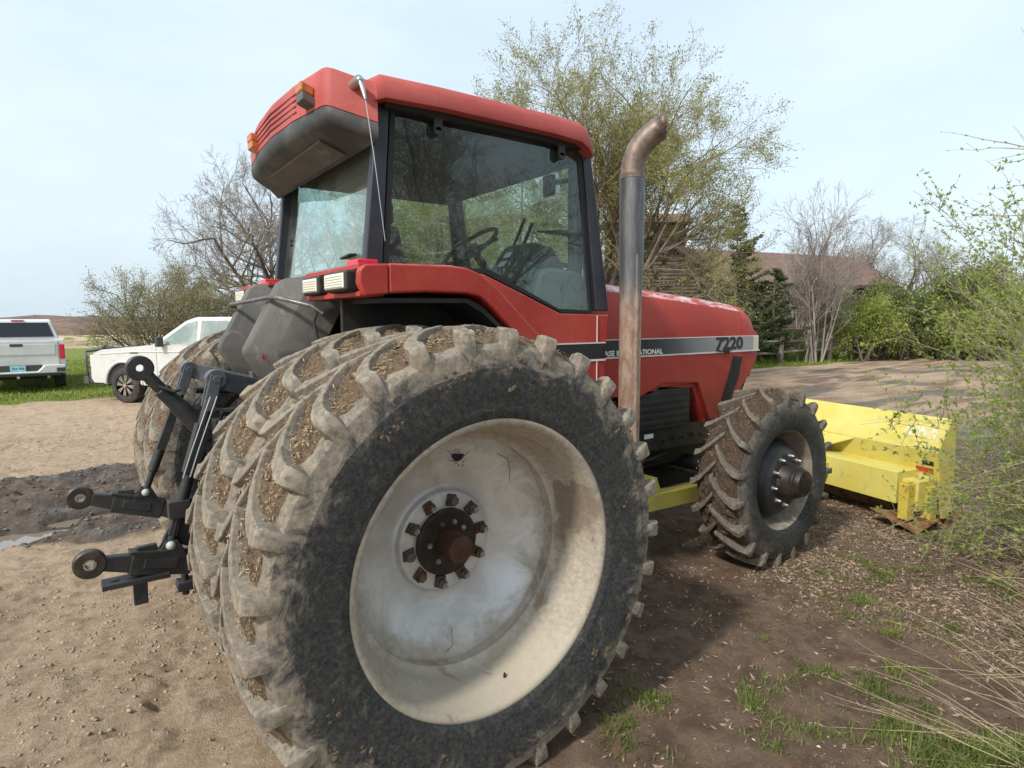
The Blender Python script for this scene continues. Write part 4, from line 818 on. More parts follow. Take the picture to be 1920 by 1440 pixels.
blades(P-[0,0,.003],r.uniform(.006,.020,len(P)),r.uniform(.0006,.0016,len(P)),3.2,m_thatch,'dry_thatch',seed=9)
# clods and pebbles
def clods(P,S,mat,name,seed):
    r=np.random.default_rng(seed); n=len(P); base=np.array([(1,0,0),(-1,0,0),(0,1,0),(0,-1,0),(0,0,1),(0,0,-1),(.7,.7,.5),(-.7,.6,.45),(.6,-.7,.5),(-.6,-.7,.4)],float)
    F0=np.array([(4,6,0),(4,2,6),(4,7,2),(4,1,7),(4,9,1),(4,3,9),(4,8,3),(4,0,8),(0,6,5),(6,2,5),(2,7,5),(7,1,5),(1,9,5),(9,3,5),(3,8,5),(8,0,5)])
    V=base[None]*r.uniform(.55,1.2,(n,10,1)); a=r.uniform(0,6.28,n); c,s=np.cos(a)[:,None],np.sin(a)[:,None]; sc=S[:,None,None]*np.stack([r.uniform(.7,1.3,n),r.uniform(.6,1.1,n),r.uniform(.45,.8,n)],1)[:,None,:]; V=V*sc
    V=np.stack([V[...,0]*c-V[...,1]*s,V[...,0]*s+V[...,1]*c,V[...,2]],-1)+P[:,None,:]
    F=(F0[None]+np.arange(n)[:,None,None]*10).reshape(-1,3); return raw_mesh(name,V.reshape(-1,3),F,mat,kind='stuff')
m_clod=M('dry_clods',(.33,.245,.165),.95,0,(.47,.37,.265),20,.35,.7,bump=.6,bsc=60,bd=.01); m_clodw=M('wet_clods',(.11,.097,.085),.6,0,(.21,.19,.17),12,.4,.7,bump=.8,bsc=40,bd=.012)
P=pick(18000,-2.6,1.2,-2.4,9,lambda x,y: (1-np.clip(zones(x,y)[0],0,1))*(.15+.85*clump(x,y,1.2,.5,55)),11,5); clods(P,.002+.014*r.uniform(0,1,len(P))**4,m_clod,'dirt_clods',1)
P=pick(3000,-4.5,.2,2.4,5.4,lambda x,y: wallow(x,y)*(1-puddle_mask(x,y)),12,8); clods(P,.004+.026*r.uniform(0,1,len(P))**3,m_clodw,'mud_clods',2)
P=pick(6000,.3,5,-3.2,.6,lambda x,y: zones(x,y)[0],13,4); clods(P,.002+.008*r.uniform(0,1,len(P))**3,M('dark_crumbs',(.09,.062,.045),.9,0,(.17,.12,.09),30),'earth_crumbs',3)
# dry grass stalks leaning across the litter, lower right
rs=random.Random(4); m=MB()
for k in range(170):
    bx=rs.uniform(1.6,4.4); by=-3.45+rs.uniform(-.25,.75)-.0*bx; L=rs.uniform(.35,1.05); az=rs.uniform(1.6,3.0); el=rs.uniform(.12,.75)
    p=Vector((bx,by,float(height(bx,by)))); d=Vector((math.cos(az)*math.cos(el),math.sin(az)*math.cos(el),math.sin(el))); pts=[p]
    for i in range(6): p=p+d*L/6; d=(d+Vector((rs.uniform(-.13,.13),rs.uniform(-.13,.13),rs.uniform(-.14,.05)))).normalized(); p.z=max(p.z,float(height(p.x,p.y))+.008); pts.append(p.copy())
    m.tube(pts,[.0018,.0018,.0016,.0014,.0012,.001,.0006],4,cap=False)
    if rs.random()<.5:
        q=pts[3]; dd=(pts[4]-pts[3]).normalized()+Vector((rs.uniform(-.5,.5),rs.uniform(-.5,.5),rs.uniform(0,.4))); m.tube([q,q+dd*.12,q+dd*.22],[.0012,.0009,.0005],3,cap=False)
m.build('dry_stalks',m_dry,kind='stuff',smooth=True)
# ------------------------------------------------------------ TREES
def seg_mesh(name,S,mat,parent=None,kind=None):
    """S: list of (p0,p1,r0,r1,sides) -> one mesh"""
    S=sorted(S,key=lambda s:-s[4]); VV=[];FF=[];b=0
    for sides in sorted({s[4] for s in S},reverse=True):
        g=[s for s in S if s[4]==sides]; A=np.array([s[0] for s in g]);B=np.array([s[1] for s in g]); r0=np.array([s[2] for s in g]); r1=np.array([s[3] for s in g]); n=len(g)
        d=B-A; d/=np.maximum(np.linalg.norm(d,axis=1),1e-6)[:,None]; ref=np.where(np.abs(d[:,2:3])<.9,np.array([[0,0,1.]]),np.array([[1.,0,0]])); u=np.cross(d,ref); u/=np.linalg.norm(u,axis=1)[:,None]; w=np.cross(d,u)
        a=2*np.pi*np.arange(sides)/sides; ring=u[:,None]*np.cos(a)[None,:,None]+w[:,None]*np.sin(a)[None,:,None]
        V=np.concatenate([A[:,None]+ring*r0[:,None,None],B[:,None]+ring*r1[:,None,None]],1).reshape(-1,3)
        i=np.arange(sides); j=(i+1)%sides; f=np.stack([i,j,sides+j,sides+i],1); F=(f[None]+np.arange(n)[:,None,None]*2*sides).reshape(-1,4)+b; VV.append(V);FF.append(F); b+=len(V)
    return raw_mesh(name,np.concatenate(VV),np.concatenate(FF),mat,parent,smooth=True,kind=kind)
def grow(seed,starts,levels,ratio,nch,ang,wig,up,steps,rmin=.004,leaf_lv=None,droop=0.,first=.25,env=None):
    """starts: list (p,d,L,r). returns segs by level<=1 (trunk), others, leaf anchor points"""
    R=random.Random(seed); trunk=[];tw=[];lv=[]
    st=[(Vector(p),Vector(d).normalized(),L,r,0) for p,d,L,r in starts]
    while st:
        p,d,L,r,l=st.pop(); n=steps[l]; sl=L/n; rr=r; pts=[]
        for i in range(n):
            a=wig[l]; d=(d+Vector((R.gauss(0,a),R.gauss(0,a),R.gauss(0,a)+up[l]-droop*(i/n)))).normalized(); q=p+d*sl; r2=max(rmin,r*(1-(i+1)/n*.62))
            sides=9 if l==0 else (6 if l==1 else (4 if l==2 else 3))
            (trunk if l<=1 else tw).append((tuple(p),tuple(q),rr,r2,sides)); p=q; rr=r2; pts.append((p.copy(),d.copy(),rr))
            if leaf_lv is not None and l>=leaf_lv: lv.append((p.copy(),d.copy()))
        if l<levels:
            k=nch[l]; k=k if R.random()<(k%1 or 1) else k
            k=int(k)+(1 if R.random()<k%1 else 0)
            for c in range(k):
                f=first+(1-first)*(c+R.random())/k if l==0 else .2+.8*(c+R.random())/k; idx=min(n-1,int(f*n)); bp,bd,br=pts[idx]
                ax=bd.orthogonal(); ax.rotate(Matrix.Rotation(R.uniform(0,6.283),3,bd)); th=rad(R.gauss(ang[l],9)); nd=bd*math.cos(th)+ax*math.sin(th)
                nl=L*ratio[l]*R.uniform(.65,1.15)*(1.25-.55*f); nr=max(rmin,min(br*.8,r*.5*(1.1-.5*f)))
                if env and not env(bp): nl*=.45
                st.append((bp,nd,nl,nr,l+1))
            
    return trunk,tw,lv
def leaves(name,L,N,size,mat,parent,seed,jit=.06,asp=.55,kind=None):
    r=np.random.default_rng(seed); idx=r.integers(0,len(L),N); P=np.array([tuple(L[i][0]) for i in idx])+r.normal(0,jit,(N,3)); D=np.array([tuple(L[i][1]) for i in idx])
    a=D+r.normal(0,.7,(N,3)); a/=np.linalg.norm(a,axis=1)[:,None]; b=np.cross(a,r.normal(size=(N,3))); b/=np.linalg.norm(b,axis=1)[:,None]; s=(size*r.uniform(.5,1.2,N))[:,None]
    V=np.stack([P,P+a*s*.5+b*s*asp*.5,P+a*s,P+a*s*.5-b*s*asp*.5],1).reshape(-1,3); return raw_mesh(name,V,np.arange(4*N).reshape(-1,4),mat,parent,kind=kind)
m_bark=M('grey_brown_bark',(.13,.10,.078),.9,0,(.21,.17,.135),3,.35,.7,bump=.5,bsc=14,bd=.02); m_twig=M('tan_twigs',(.22,.175,.12),.9,0,(.34,.28,.19),1.2,.35,.7); m_twigr=M('reddish_grey_twigs',(.23,.19,.165),.9,0,(.36,.31,.27),1.2,.35,.7)
m_bud=leafmat('young_yellow_green_leaves',(.23,.245,.055),(.40,.40,.13),.4); m_budd=leafmat('dull_olive_leaves',(.20,.20,.07),(.33,.31,.14),.4); m_lime=leafmat('lime_green_leaves',(.20,.28,.04),(.38,.45,.10),.45,sc=1.5); m_spr=leafmat('dark_spruce_needles',(.055,.075,.030),(.13,.155,.065),.2); m_jun=leafmat('dark_green_shrub_leaves',(.075,.105,.028),(.19,.225,.06),.3,sc=.8)
def tree(name,loc,label,cat,T,lv,nleaf,lsize,lmat,seed,tmat=None,wmat=None,group=None,jit=.08,leafname='crown_leaves'):
    o=empty(name,loc,0,label,cat,group)
    seg_mesh('trunk',T[0],tmat or m_bark,o); c=seg_mesh('crown',T[1],wmat or m_twig,o)
    if nleaf: leaves('leaves',lv,nleaf,lsize,lmat,c,seed,jit)
    return o
def copy_tree(o,parent=None):
    c=o.copy(); COL.objects.link(c)
    if parent is not None: c.parent=parent
    for ch in list(o.children): copy_tree(ch,c)
    return c
def dup(o,loc,rz,sc,label,group=None):
    c=copy_tree(o); c.location=loc; c.rotation_euler=(0,0,rz); c.scale=sc if isinstance(sc,tuple) else (sc,)*3; c['label']=label
    if group: c['group']=group
    return c
GT='trees beyond the yard'
# big budding tree, forks low, dome crown with upswept twigs
st=[((0,0,0),(.03,.02,1),5.2,.20),((.05,0,.8),(.70,-.35,.85),5.0,.12),((0,.05,1.0),(-.70,.45,.9),5.0,.12),((0,0,1.4),(-.1,-.8,.95),4.2,.10),((0,0,1.4),(.3,.9,.95),4.4,.10),((0,0,1.8),(.45,-.15,1),4.6,.10),((0,0,1.8),(-.4,.1,1),4.6,.10),((0,0,2.2),(.14,-.1,1),5.4,.09),((0,0,2.2),(-.2,-.15,1),5.2,.09),((0,0,2.4),(.30,.3,1),4.8,.08),((0,0,2.0),(.55,-.25,.9),5.0,.09),((0,0,2.0),(-.12,.12,1),5.6,.09)]
T=grow(12,st,4,[.66,.60,.55,.50],[7,6.5,6,4.5],[40,40,40,36],[.05,.10,.13,.15,.18],[.03,.05,.07,.08,.07],[8,6,5,4,3],.0042,3,first=.22)
tA=tree('budding_tree',(11.25,9.2,0),'tall budding tree with a broad dome crown rising behind the cab and exhaust pipe','tree',T,T[2],100000,.066,m_bud,1,group=GT); tA.scale=(.90,.90,.905)
# bare tree
T=grow(33,[((0,0,0),(0,0,1),5.2,.22),((0,0,1.0),(-.8,-.2,.85),5.4,.13),((0,0,1.2),(.7,.3,.9),5.0,.13),((0,0,1.6),(-.3,.5,1),5.0,.12),((0,0,1.8),(-.4,-.5,1),5.0,.12)],4,[.66,.60,.56,.50],[8,7,7,6],[44,42,40,38],[.07,.12,.15,.18,.18],[.02,.03,.04,.05,.04],[8,6,5,4,3],.005,3,first=.25)
tB=tree('bare_tree',(6.6,24.4,0),'large leafless tree with fine grey twigs standing behind the white pickup, left of the cab','tree',T,T[2],5000,.05,m_budd,2,wmat=m_twigr,group=GT); tB.scale=(.84,.84,1.0)
print('segs',len(T[1]))
dup(tA,(8.7,14.6,0),2.2,(.80,.80,.72),'budding tree seen through the left part of the cab glass',GT)
dup(tB,(14.5,17.5,0),4.1,(.82,.82,.80),'grey twiggy tree seen through the right part of the cab glass',GT)
dup(tB,(12.5,21.5,0),1.2,(.95,.95,.9),'leafless tree seen through the cab glass behind the steering wheel',GT)
dup(tB,(46,16.0,0),.6,(1.0,1.0,.98),'distant spreading tree rising above the right end of the brown roof',GT)
dup(tB,(36.5,25,0),2.6,(.8,.8,.85),'faint far tree behind the roof ridge beside the spruce top',GT)
# trees on the near side of the tractor, whose twigs mirror in the cab glass
dup(tB,(2.5,-12.5,0),.3,(1.0,1.0,1.0),'bare tree behind the photographer that mirrors in the door glass',GT)
dup(tB,(9.0,-14.0,0),2.0,(1.0,1.0,1.0),'second bare tree behind the photographer mirrored in the front of the door glass',GT)
# left willow bush
st=[((random.uniform(-1.2,1.2),random.uniform(-.6,.6),0),(random.uniform(-.9,.9),random.uniform(-.7,.7),1.0),random.uniform(2.2,3.6),.045) for k in range(26)]
T=grow(5,st,3,[.5,.5,.5],[8,6,4],[30,30,32],[.08,.12,.14,.16],[.02,.02,.02,.02],[6,5,4,3],.005,1,first=.15)
bA=tree('willow_bush',(2.2,22.4,0),'rounded olive green bush with spiky bare tips behind the white pickup hood','bush',T,T[2],42000,.055,m_budd,3,group='bushes around the yard',jit=.09)
c=dup(bA,(5.6,21.2,0),2.,(.8,.8,.72),'lower brownish bush right of the willow bush, above the pickup roof','bushes around the yard')
dup(bA,(9.0,17.0,0),1.,(.85,.85,.7),'olive bush seen through the lower left of the cab glass','bushes around the yard')
dup(bA,(12.0,14.2,0),2.5,(.9,.9,.75),'olive bush seen through the glass behind the dashboard','bushes around the yard')
# bare multi-stem shrub in front of the house
R_=random.Random(8)
st=[((R_.uniform(-.5,.5),R_.uniform(-.4,.4),0),(R_.uniform(-.32,.32),R_.uniform(-.28,.28),1.0),R_.uniform(2.6,4.4),.040) for k in range(20)]
T=grow(15,st,3,[.48,.5,.5],[7,6,4],[26,26,30],[.05,.09,.12,.14],[.04,.04,.04,.03],[7,5,4,3],.005,2,first=.25)
sA=tree('bare_shrub',(24.1,9.9,0),'tall bare multi-stemmed shrub in front of the brown roof, above the rail fence','shrub',T,T[2],500,.05,m_budd,4,tmat=m_twigr,wmat=m_twigr,group='bare shrubs by the fence'); sA.scale=(1,1,1.22)
dup(sA,(27.0,10.9,0),2.1,(.8,.8,.9),'shorter bare shrub right of the tall one, before the roof eave','bare shrubs by the fence')
dup(sA,(21.2,11.9,0),4.,(.7,.7,.75),'thin bare shrub between the spruce and the log wall','bare shrubs by the fence')
# dense evergreen / leafy bushes
def bush(seed,w,h,ns): 
    R=random.Random(seed); st=[((R.uniform(-w*.4,w*.4),R.uniform(-w*.3,w*.3),0),(R.uniform(-1,1)*w/h,R.uniform(-1,1)*w/h*.8,1.),R.uniform(h*.5,h*.85),.03) for k in range(ns)]
    return grow(seed,st,3,[.5,.5,.5],[7,5,4],[38,36,38],[.08,.12,.15,.18],[.0,.0,.0,.0],[6,5,4,3],.005,1,first=.05)
T=bush(3,1.6,2.6,26); jA=tree('leafy_bush',(29.2,8.75,0),'dense dark green bush at the end of the rail fence','bush',T,T[2],30000,.085,m_jun,5,group='bushes around the yard',jit=.12); jA.scale=(1.15,1.15,1.3)
dup(jA,(32.2,7.4,0),1.9,(1.3,1.3,1.45),'dark green bush just behind and right of the one at the fence end','bushes around the yard')
dup(jA,(37.0,8.5,0),3.4,(1.6,1.5,1.75),'big far dark bush behind the yellow-green canes at the right edge','bushes around the yard')
T=bush(7,1.5,2.4,20); lA=tree('lime_bush',(27.2,9.35,0),'bright lime green bush below the right end of the brown roof','bush',T,T[2],15000,.085,m_lime,6,group='bushes around the yard',jit=.12); lA.scale=(1.1,1.1,1.35)
dup(lA,(31.0,6.4,0),2.4,(1.1,1.1,1.2),'lime green bush further right, before the dark bushes','bushes around the yard')
dup(lA,(35.5,6.2,0),.9,(1.3,1.3,1.5),'tall lime green bush at the right edge of the yard','bushes around the yard')
dup(lA,(22.8,10.9,0),.4,(.5,.5,.42),'low lime green growth behind the rail fence left of the bare shrub','bushes around the yard')
dup(lA,(25.6,10.7,0),2.4,(.5,.5,.45),'low lime green growth behind the rail fence under the bare shrub','bushes around the yard')
# spruce
def spruce(name,loc,H,Rb,seed,label,n=64):
    R=random.Random(seed); o=empty(name,loc,0,label,'tree','spruces by the house'); S=[((0,0,0),(0,0,H),.09,.01,8)]; W=[];L=[]
    for k in range(n):
        f=(k+R.random())/n; z=.35+(H-.4)*f; ln=Rb*(1-f)**.8*R.uniform(.55,1.1)+.12; a=R.uniform(0,6.283); p=Vector((0,0,z)); d=Vector((math.cos(a),math.sin(a),.15-.25*(1-f)))
        m_=max(4,int(ln/.12)); 
        for i in range(m_):
            d=(d+Vector((R.gauss(0,.05),R.gauss(0,.05),.05))).normalized(); q=p+d*ln/m_; W.append((tuple(p),tuple(q),.014*(1-i/m_)+.004,.014*(1-(i+1)/m_)+.004,3)); p=q
            sd=d.cross(Vector((0,0,1))).normalized()
            for s_ in (-1,1):
                e=(d*.8+sd*s_*.8+Vector((0,0,-.12))).normalized(); tl=ln*.34*(1-i/m_*.6)*R.uniform(.6,1.1)
                for j in range(max(2,int(tl/.08))): L.append((p+e*.08*j,e))
            L.append((p.copy(),d.copy()))
    seg_mesh('trunk',S,m_bark,o); c=seg_mesh('crown',W,m_bark,o); N=len(L)*7; leaves('needles',L,min(N,42000),.10,m_spr,c,seed,.03); return o
spruce('spruce_tree',(20.6,11.2,0),6.3,2.2,3,'dark green spruce in front of the log wall, above the tractor hood')
spruce('spruce_tree',(22.6,10.75,0),3.9,1.5,4,'shorter dark spruce behind the nose of the tractor',48)
# foreground honeysuckle-like bushes with fresh leaves, right edge
def canes(name,label,base,tips,seed,leafN,sz=.022):
    R=random.Random(seed); W=[];L=[];B=Vector(base)
    for (tx,ty,tz,rad0) in tips:
        b=B+Vector((R.uniform(-.25,.25),R.uniform(-.2,.2),0)); t=Vector((tx,ty,tz)); m_=b.lerp(t,.5)+Vector((R.uniform(-.1,.1),R.uniform(-.1,.1),.30*(t-b).length*R.uniform(.4,1.1))); n=14; pts=[]
        for i in range(n+1):
            u=i/n; p=b*(1-u)**2+m_*2*u*(1-u)+t*u*u; p+=Vector((math.sin(u*9+tx*7),math.cos(u*8+ty*5),math.sin(u*11+tz)))*.012; pts.append(p)
        for i in range(n):
            r0=rad0*(1-i/n*.8); r1=rad0*(1-(i+1)/n*.8); W.append((tuple(pts[i]),tuple(pts[i+1]),r0,r1,5)); d=(pts[i+1]-pts[i]).normalized()
            if i>=3:
                for q in range(R.choice((1,1,2))):
                    e=d.orthogonal(); e.rotate(Matrix.Rotation(R.uniform(0,6.28),3,d)); e=(d*.8+e*.8+Vector((0,0,.25))).normalized(); ln=R.uniform(.07,.38); p=pts[i].copy(); k=max(3,int(ln/.05))
                    for j in range(k):
                        e=(e+Vector((R.gauss(0,.1),R.gauss(0,.1),R.gauss(0,.1)+.02))).normalized(); q2=p+e*ln/k; W.append((tuple(p),tuple(q2),.0022*(1-j/k)+.0007,.0022*(1-(j+1)/k)+.0007,3)); p=q2; L.append((p.copy(),e.copy()))
                        if R.random()<.22:
                            g=(e+Vector((R.gauss(0,.7),R.gauss(0,.7),R.gauss(0,.7)))).normalized(); q3=p+g*.06; W.append((tuple(p),tuple(q3),.0012,.0006,3)); L.append((q3.copy(),g.copy()))
            if i>8: L.append((pts[i].copy(),d.copy()))
    o=empty(name,base,0,label,'bush','near bushes with fresh leaves'); sh=-B
    W=[(tuple(Vector(a)+sh),tuple(Vector(b_)+sh),r0,r1,s) for a,b_,r0,r1,s in W]; L=[(p+sh,d) for p,d in L]
    c=seg_mesh('stems',W,m_cane,o); 
    # paired leaflets in little clusters
    rr=np.random.default_rng(seed); V=[]; n_=leafN; idx=rr.integers(0,len(L),n_); P=np.array([tuple(L[i][0]) for i in idx]); D=np.array([tuple(L[i][1]) for i in idx])
    a=D*.7+rr.normal(0,.55,(n_,3)); a[:,2]+=.2; a/=np.linalg.norm(a,axis=1)[:,None]; bb=np.cross(a,rr.normal(size=(n_,3))); bb/=np.linalg.norm(bb,axis=1)[:,None]; nn=np.cross(a,bb); s=(sz*rr.uniform(.45,1.15,n_))[:,None]
    V=np.stack([P,P+a*s*.35+bb*s*.24+nn*s*.06,P+a*s+nn*s*.02,P+a*s*.35-bb*s*.24+nn*s*.06,P+a*s*.72+bb*s*.15,P+a*s*.72-bb*s*.15],1).reshape(-1,3); k=np.arange(n_)[:,None]*6
    F=np.concatenate([k+np.array([[0,1,4,2]]),k+np.array([[0,2,5,3]])]); raw_mesh('leaves',V,F,m_lime2,c); return o
m_cane=M('pale_tan_stems',(.36,.30,.22),.75,0,(.22,.17,.12),20,.4,.7); m_lime2=leafmat('fresh_spring_leaves',(.21,.30,.045),(.42,.52,.13),.5,sc=9)
def fan(R,n,a0,a1,r0,r1,z0,z1,ra,rb,bias=1.):
    out=[]
    for k in range(n):
        a=rad(a0+(a1-a0)*R.random()**bias); q=R.uniform(r0,r1); out.append((-1.24+q*math.cos(a),-3.53+q*math.sin(a),z0+(z1-z0)*R.random()**1.1,R.uniform(ra,rb)))
    return out
R_=random.Random(21)
tips=fan(R_,64,12.5,24.5,4.4,6.2,.25,2.65,.003,.006,1.5)+fan(R_,26,12.5,20,4.4,5.8,.15,1.3,.003,.005,1.2)+[(1.95,-2.10,1.28,.0035),(2.0,-2.16,1.18,.003),(3.1,-1.75,2.3,.005),(2.9,-1.95,1.9,.0045),(3.0,-1.8,1.1,.004)]
canes('leafy_bush_near','spindly bush of arching tan stems with fresh leaves beside the end of the blade',(4.9,-2.75,0),tips,21,20000,.030)
tips=fan(R_,60,10.5,22.5,6.8,9.0,.3,3.1,.004,.008,1.2)
canes('leafy_bush_near','spindly leafy bush further back, past the end of the yellow blade',(7.4,-2.6,0),tips,22,17000,.036)
tips=[(2.05,-2.62,2.60,.003),(2.0,-2.66,2.545,.003),(1.98,-2.70,2.57,.003),(2.02,-2.63,2.98,.003),(2.1,-2.66,2.35,.003),(2.35,-2.75,2.2,.004)]
tips+=fan(R_,14,11.5,17,3.7,4.6,.5,2.3,.003,.005)
canes('leafy_bush_near','tall cane bush at the right edge whose bare tips reach into the sky',(3.5,-3.35,0),tips,23,2600,.022)
# ------------------------------------------------------------ YELLOW BLADE
blade=empty('dozer_blade',(5.0,0,0),0,'angled yellow dozer blade with rusty cutting edge mounted in front of the tractor','blade'); BL=Vector((-5.0,0,0))
# local frame: along the blade from right end to left end
E0=Vector((4.86,-1.575,0)); E1=Vector((5.66,1.75,0)); al=(E1-E0).normalized(); fw=Vector((al.y,-al.x,0)); Lb=(E1-E0).length
def bp(a,f_,z): 
    p=E0+al*a+fw*f_+BL; return (p.x,p.y,z)
# moldboard section (f forward offset, z): leans forward at top and bottom, hollow face forward
back=[(-.02,.09),(-.07,.20),(-.115,.34),(-.155,.48),(-.19,.62),(-.20,.675),(-.045,.925),(-.01,.95)]
front=[(.005,.93),(-.02,.90),(-.165,.675),(-.135,.56),(-.09,.34),(-.045,.20),(.005,.09)]
m=MB(); m.loft([[bp(a,f_,z) for f_,z in back+front] for a in (0,Lb*.5,Lb)]); m.build('moldboard',m_yellow,blade,bevel=.004)
for a0,a1 in ((-.022,-.002),(Lb+.002,Lb+.022)): 
    m=MB()
    P=[(-.10,.09),(-.215,.675),(-.05,.95),(.0,.96),(.03,.09)]
    m.add([bp(a0,f_,z) for f_,z in P]+[bp(a1,f_,z) for f_,z in P],[(0,1,2,3,4),(9,8,7,6,5)]+[(i,(i+1)%5,5+(i+1)%5,5+i) for i in range(5)]); m.build('end_plate',m_yellow,blade)
m=MB(); P=[(-.03,.0),(-.03,.14),(.0,.14),(.03,.02),(.02,0)]
m.loft([[bp(a,f_,z) for f_,z in P] for a in (-.03,Lb+.03)]); m.build('cutting_edge',m_cutedge,blade)
m=MB(); m.add([bp(-.05,.0,.0),bp(-.05,.16,.0),bp(-.04,.15,.16),bp(-.045,.0,.14),bp(-.07,.0,.0),bp(-.07,.17,.0),bp(-.06,.15,.16),bp(-.065,.0,.14)],[(0,1,2,3),(7,6,5,4),(0,4,5,1),(1,5,6,2),(2,6,7,3),(3,7,4,0)]); m.build('end_bit',m_cutedge,blade)
# rear box beam and stepped end beam
def bbox(m,a0,a1,f0,f1,z0,z1): m.hexa([bp(a0,f0,z0),bp(a1,f0,z0),bp(a1,f1,z0),bp(a0,f1,z0),bp(a0,f0,z1),bp(a1,f0,z1),bp(a1,f1,z1),bp(a0,f1,z1)])
m=MB(); bbox(m,.17,Lb-.17,-.43,-.10,.21,.49); m.build('box_beam',m_yellow,blade,bevel=.006)
for a0,a1 in ((.02,.169),(Lb-.169,Lb-.02)):
    m=MB(); bbox(m,a0,a1,-.37,-.10,.17,.43); m.build('beam_end',m_yellow,blade,bevel=.005)
for k,(a,f_,z1) in enumerate(((.045,-.46,.41),(-.02,-.27,.38))):
    m=MB(); bbox(m,a,a+.085,f_,f_+.09,.10,z1)
    if k==0: bbox(m,a+.012,a+.073,f_+.012,f_+.078,z1,z1+.02)
    m.build('shoe_post',m_yelrust,blade,bevel=.004)
# skid shoe: bent triangular plate under the post
m=MB(); V=[bp(-.08,-.50,.02),bp(.34,-.52,.13),bp(.22,-.28,.09),bp(-.06,-.20,.10)]; V2=[(x,y,z+.012) for x,y,z in V]; m.hexa(V+V2); m.build('skid_shoe',m_cutedge,blade)
# gusset roof between beam and moldboard
for a0,s_ in ((.78,1),(Lb-.78,-1)):
    m=MB(); P=[bp(a0,-.203,.67),bp(a0+.45*s_,-.203,.67),bp(a0+.60*s_,-.43,.505),bp(a0+.34*s_,-.43,.505)]
    m.hexa([(x,y,z-.012) for x,y,z in P]+P); m.build('gusset',m_yellow,blade)
m=MB(); m.add([bp(.58,-.188,.56),bp(.595,-.188,.56),bp(.60,-.186,.66),bp(.585,-.186,.66)],[(0,1,2,3)]); 
def onback(a0,a1,z0,z1,off=.004):
    def fz(z):
        for (f0,za),(f1,zb) in zip(back,back[1:]):
            if za<=z<=zb: return f0+(f1-f0)*(z-za)/(zb-za)
    return [bp(a0,fz(z0)-off,z0),bp(a1,fz(z0)-off,z0),bp(a1,fz(z1)-off,z1),bp(a0,fz(z1)-off,z1)]
m=MB().add(onback(.04,.19,.475,.52),[(0,1,2,3)]); m.build('red_reflector',m_redrefl,blade,recalc=False)
m=MB().add(onback(.03,.13,.545,.585),[(0,1,2,3)]); m.build('small_decal',m_lblack,blade,recalc=False)
m=MB().add(onback(.06,.34,.77,.86),[(0,1,2,3)]); m.build('worn_decal',m_white_decal,blade,recalc=False)
# push frame running back under the tractor
for s_ in (-1,1):
    m=MB(); m.obox((1.55-5,s_*.50,.46),(3.4-5,s_*.50,.40),.09,.13); m.obox((3.4-5,s_*.50,.40),(4.9-5,s_*.62,.36),.09,.13); m.build('push_arm',m_yellow,blade,bevel=.006)
m=MB(); m.box(2.1-5,2.3-5,-.45,.45,.44,.52); m.prism([(1.95-5,.50),(2.35-5,.50),(2.30-5,.62),(2.05-5,.62)],'y',-.52,-.30); m.box(3.95-5,4.15-5,-.5,.5,.36,.50); m.obox((4.0-5,0,.45),(5.0-5,.1,.40),.3,.12); m.build('cross_member',m_yellow,blade,bevel=.006)

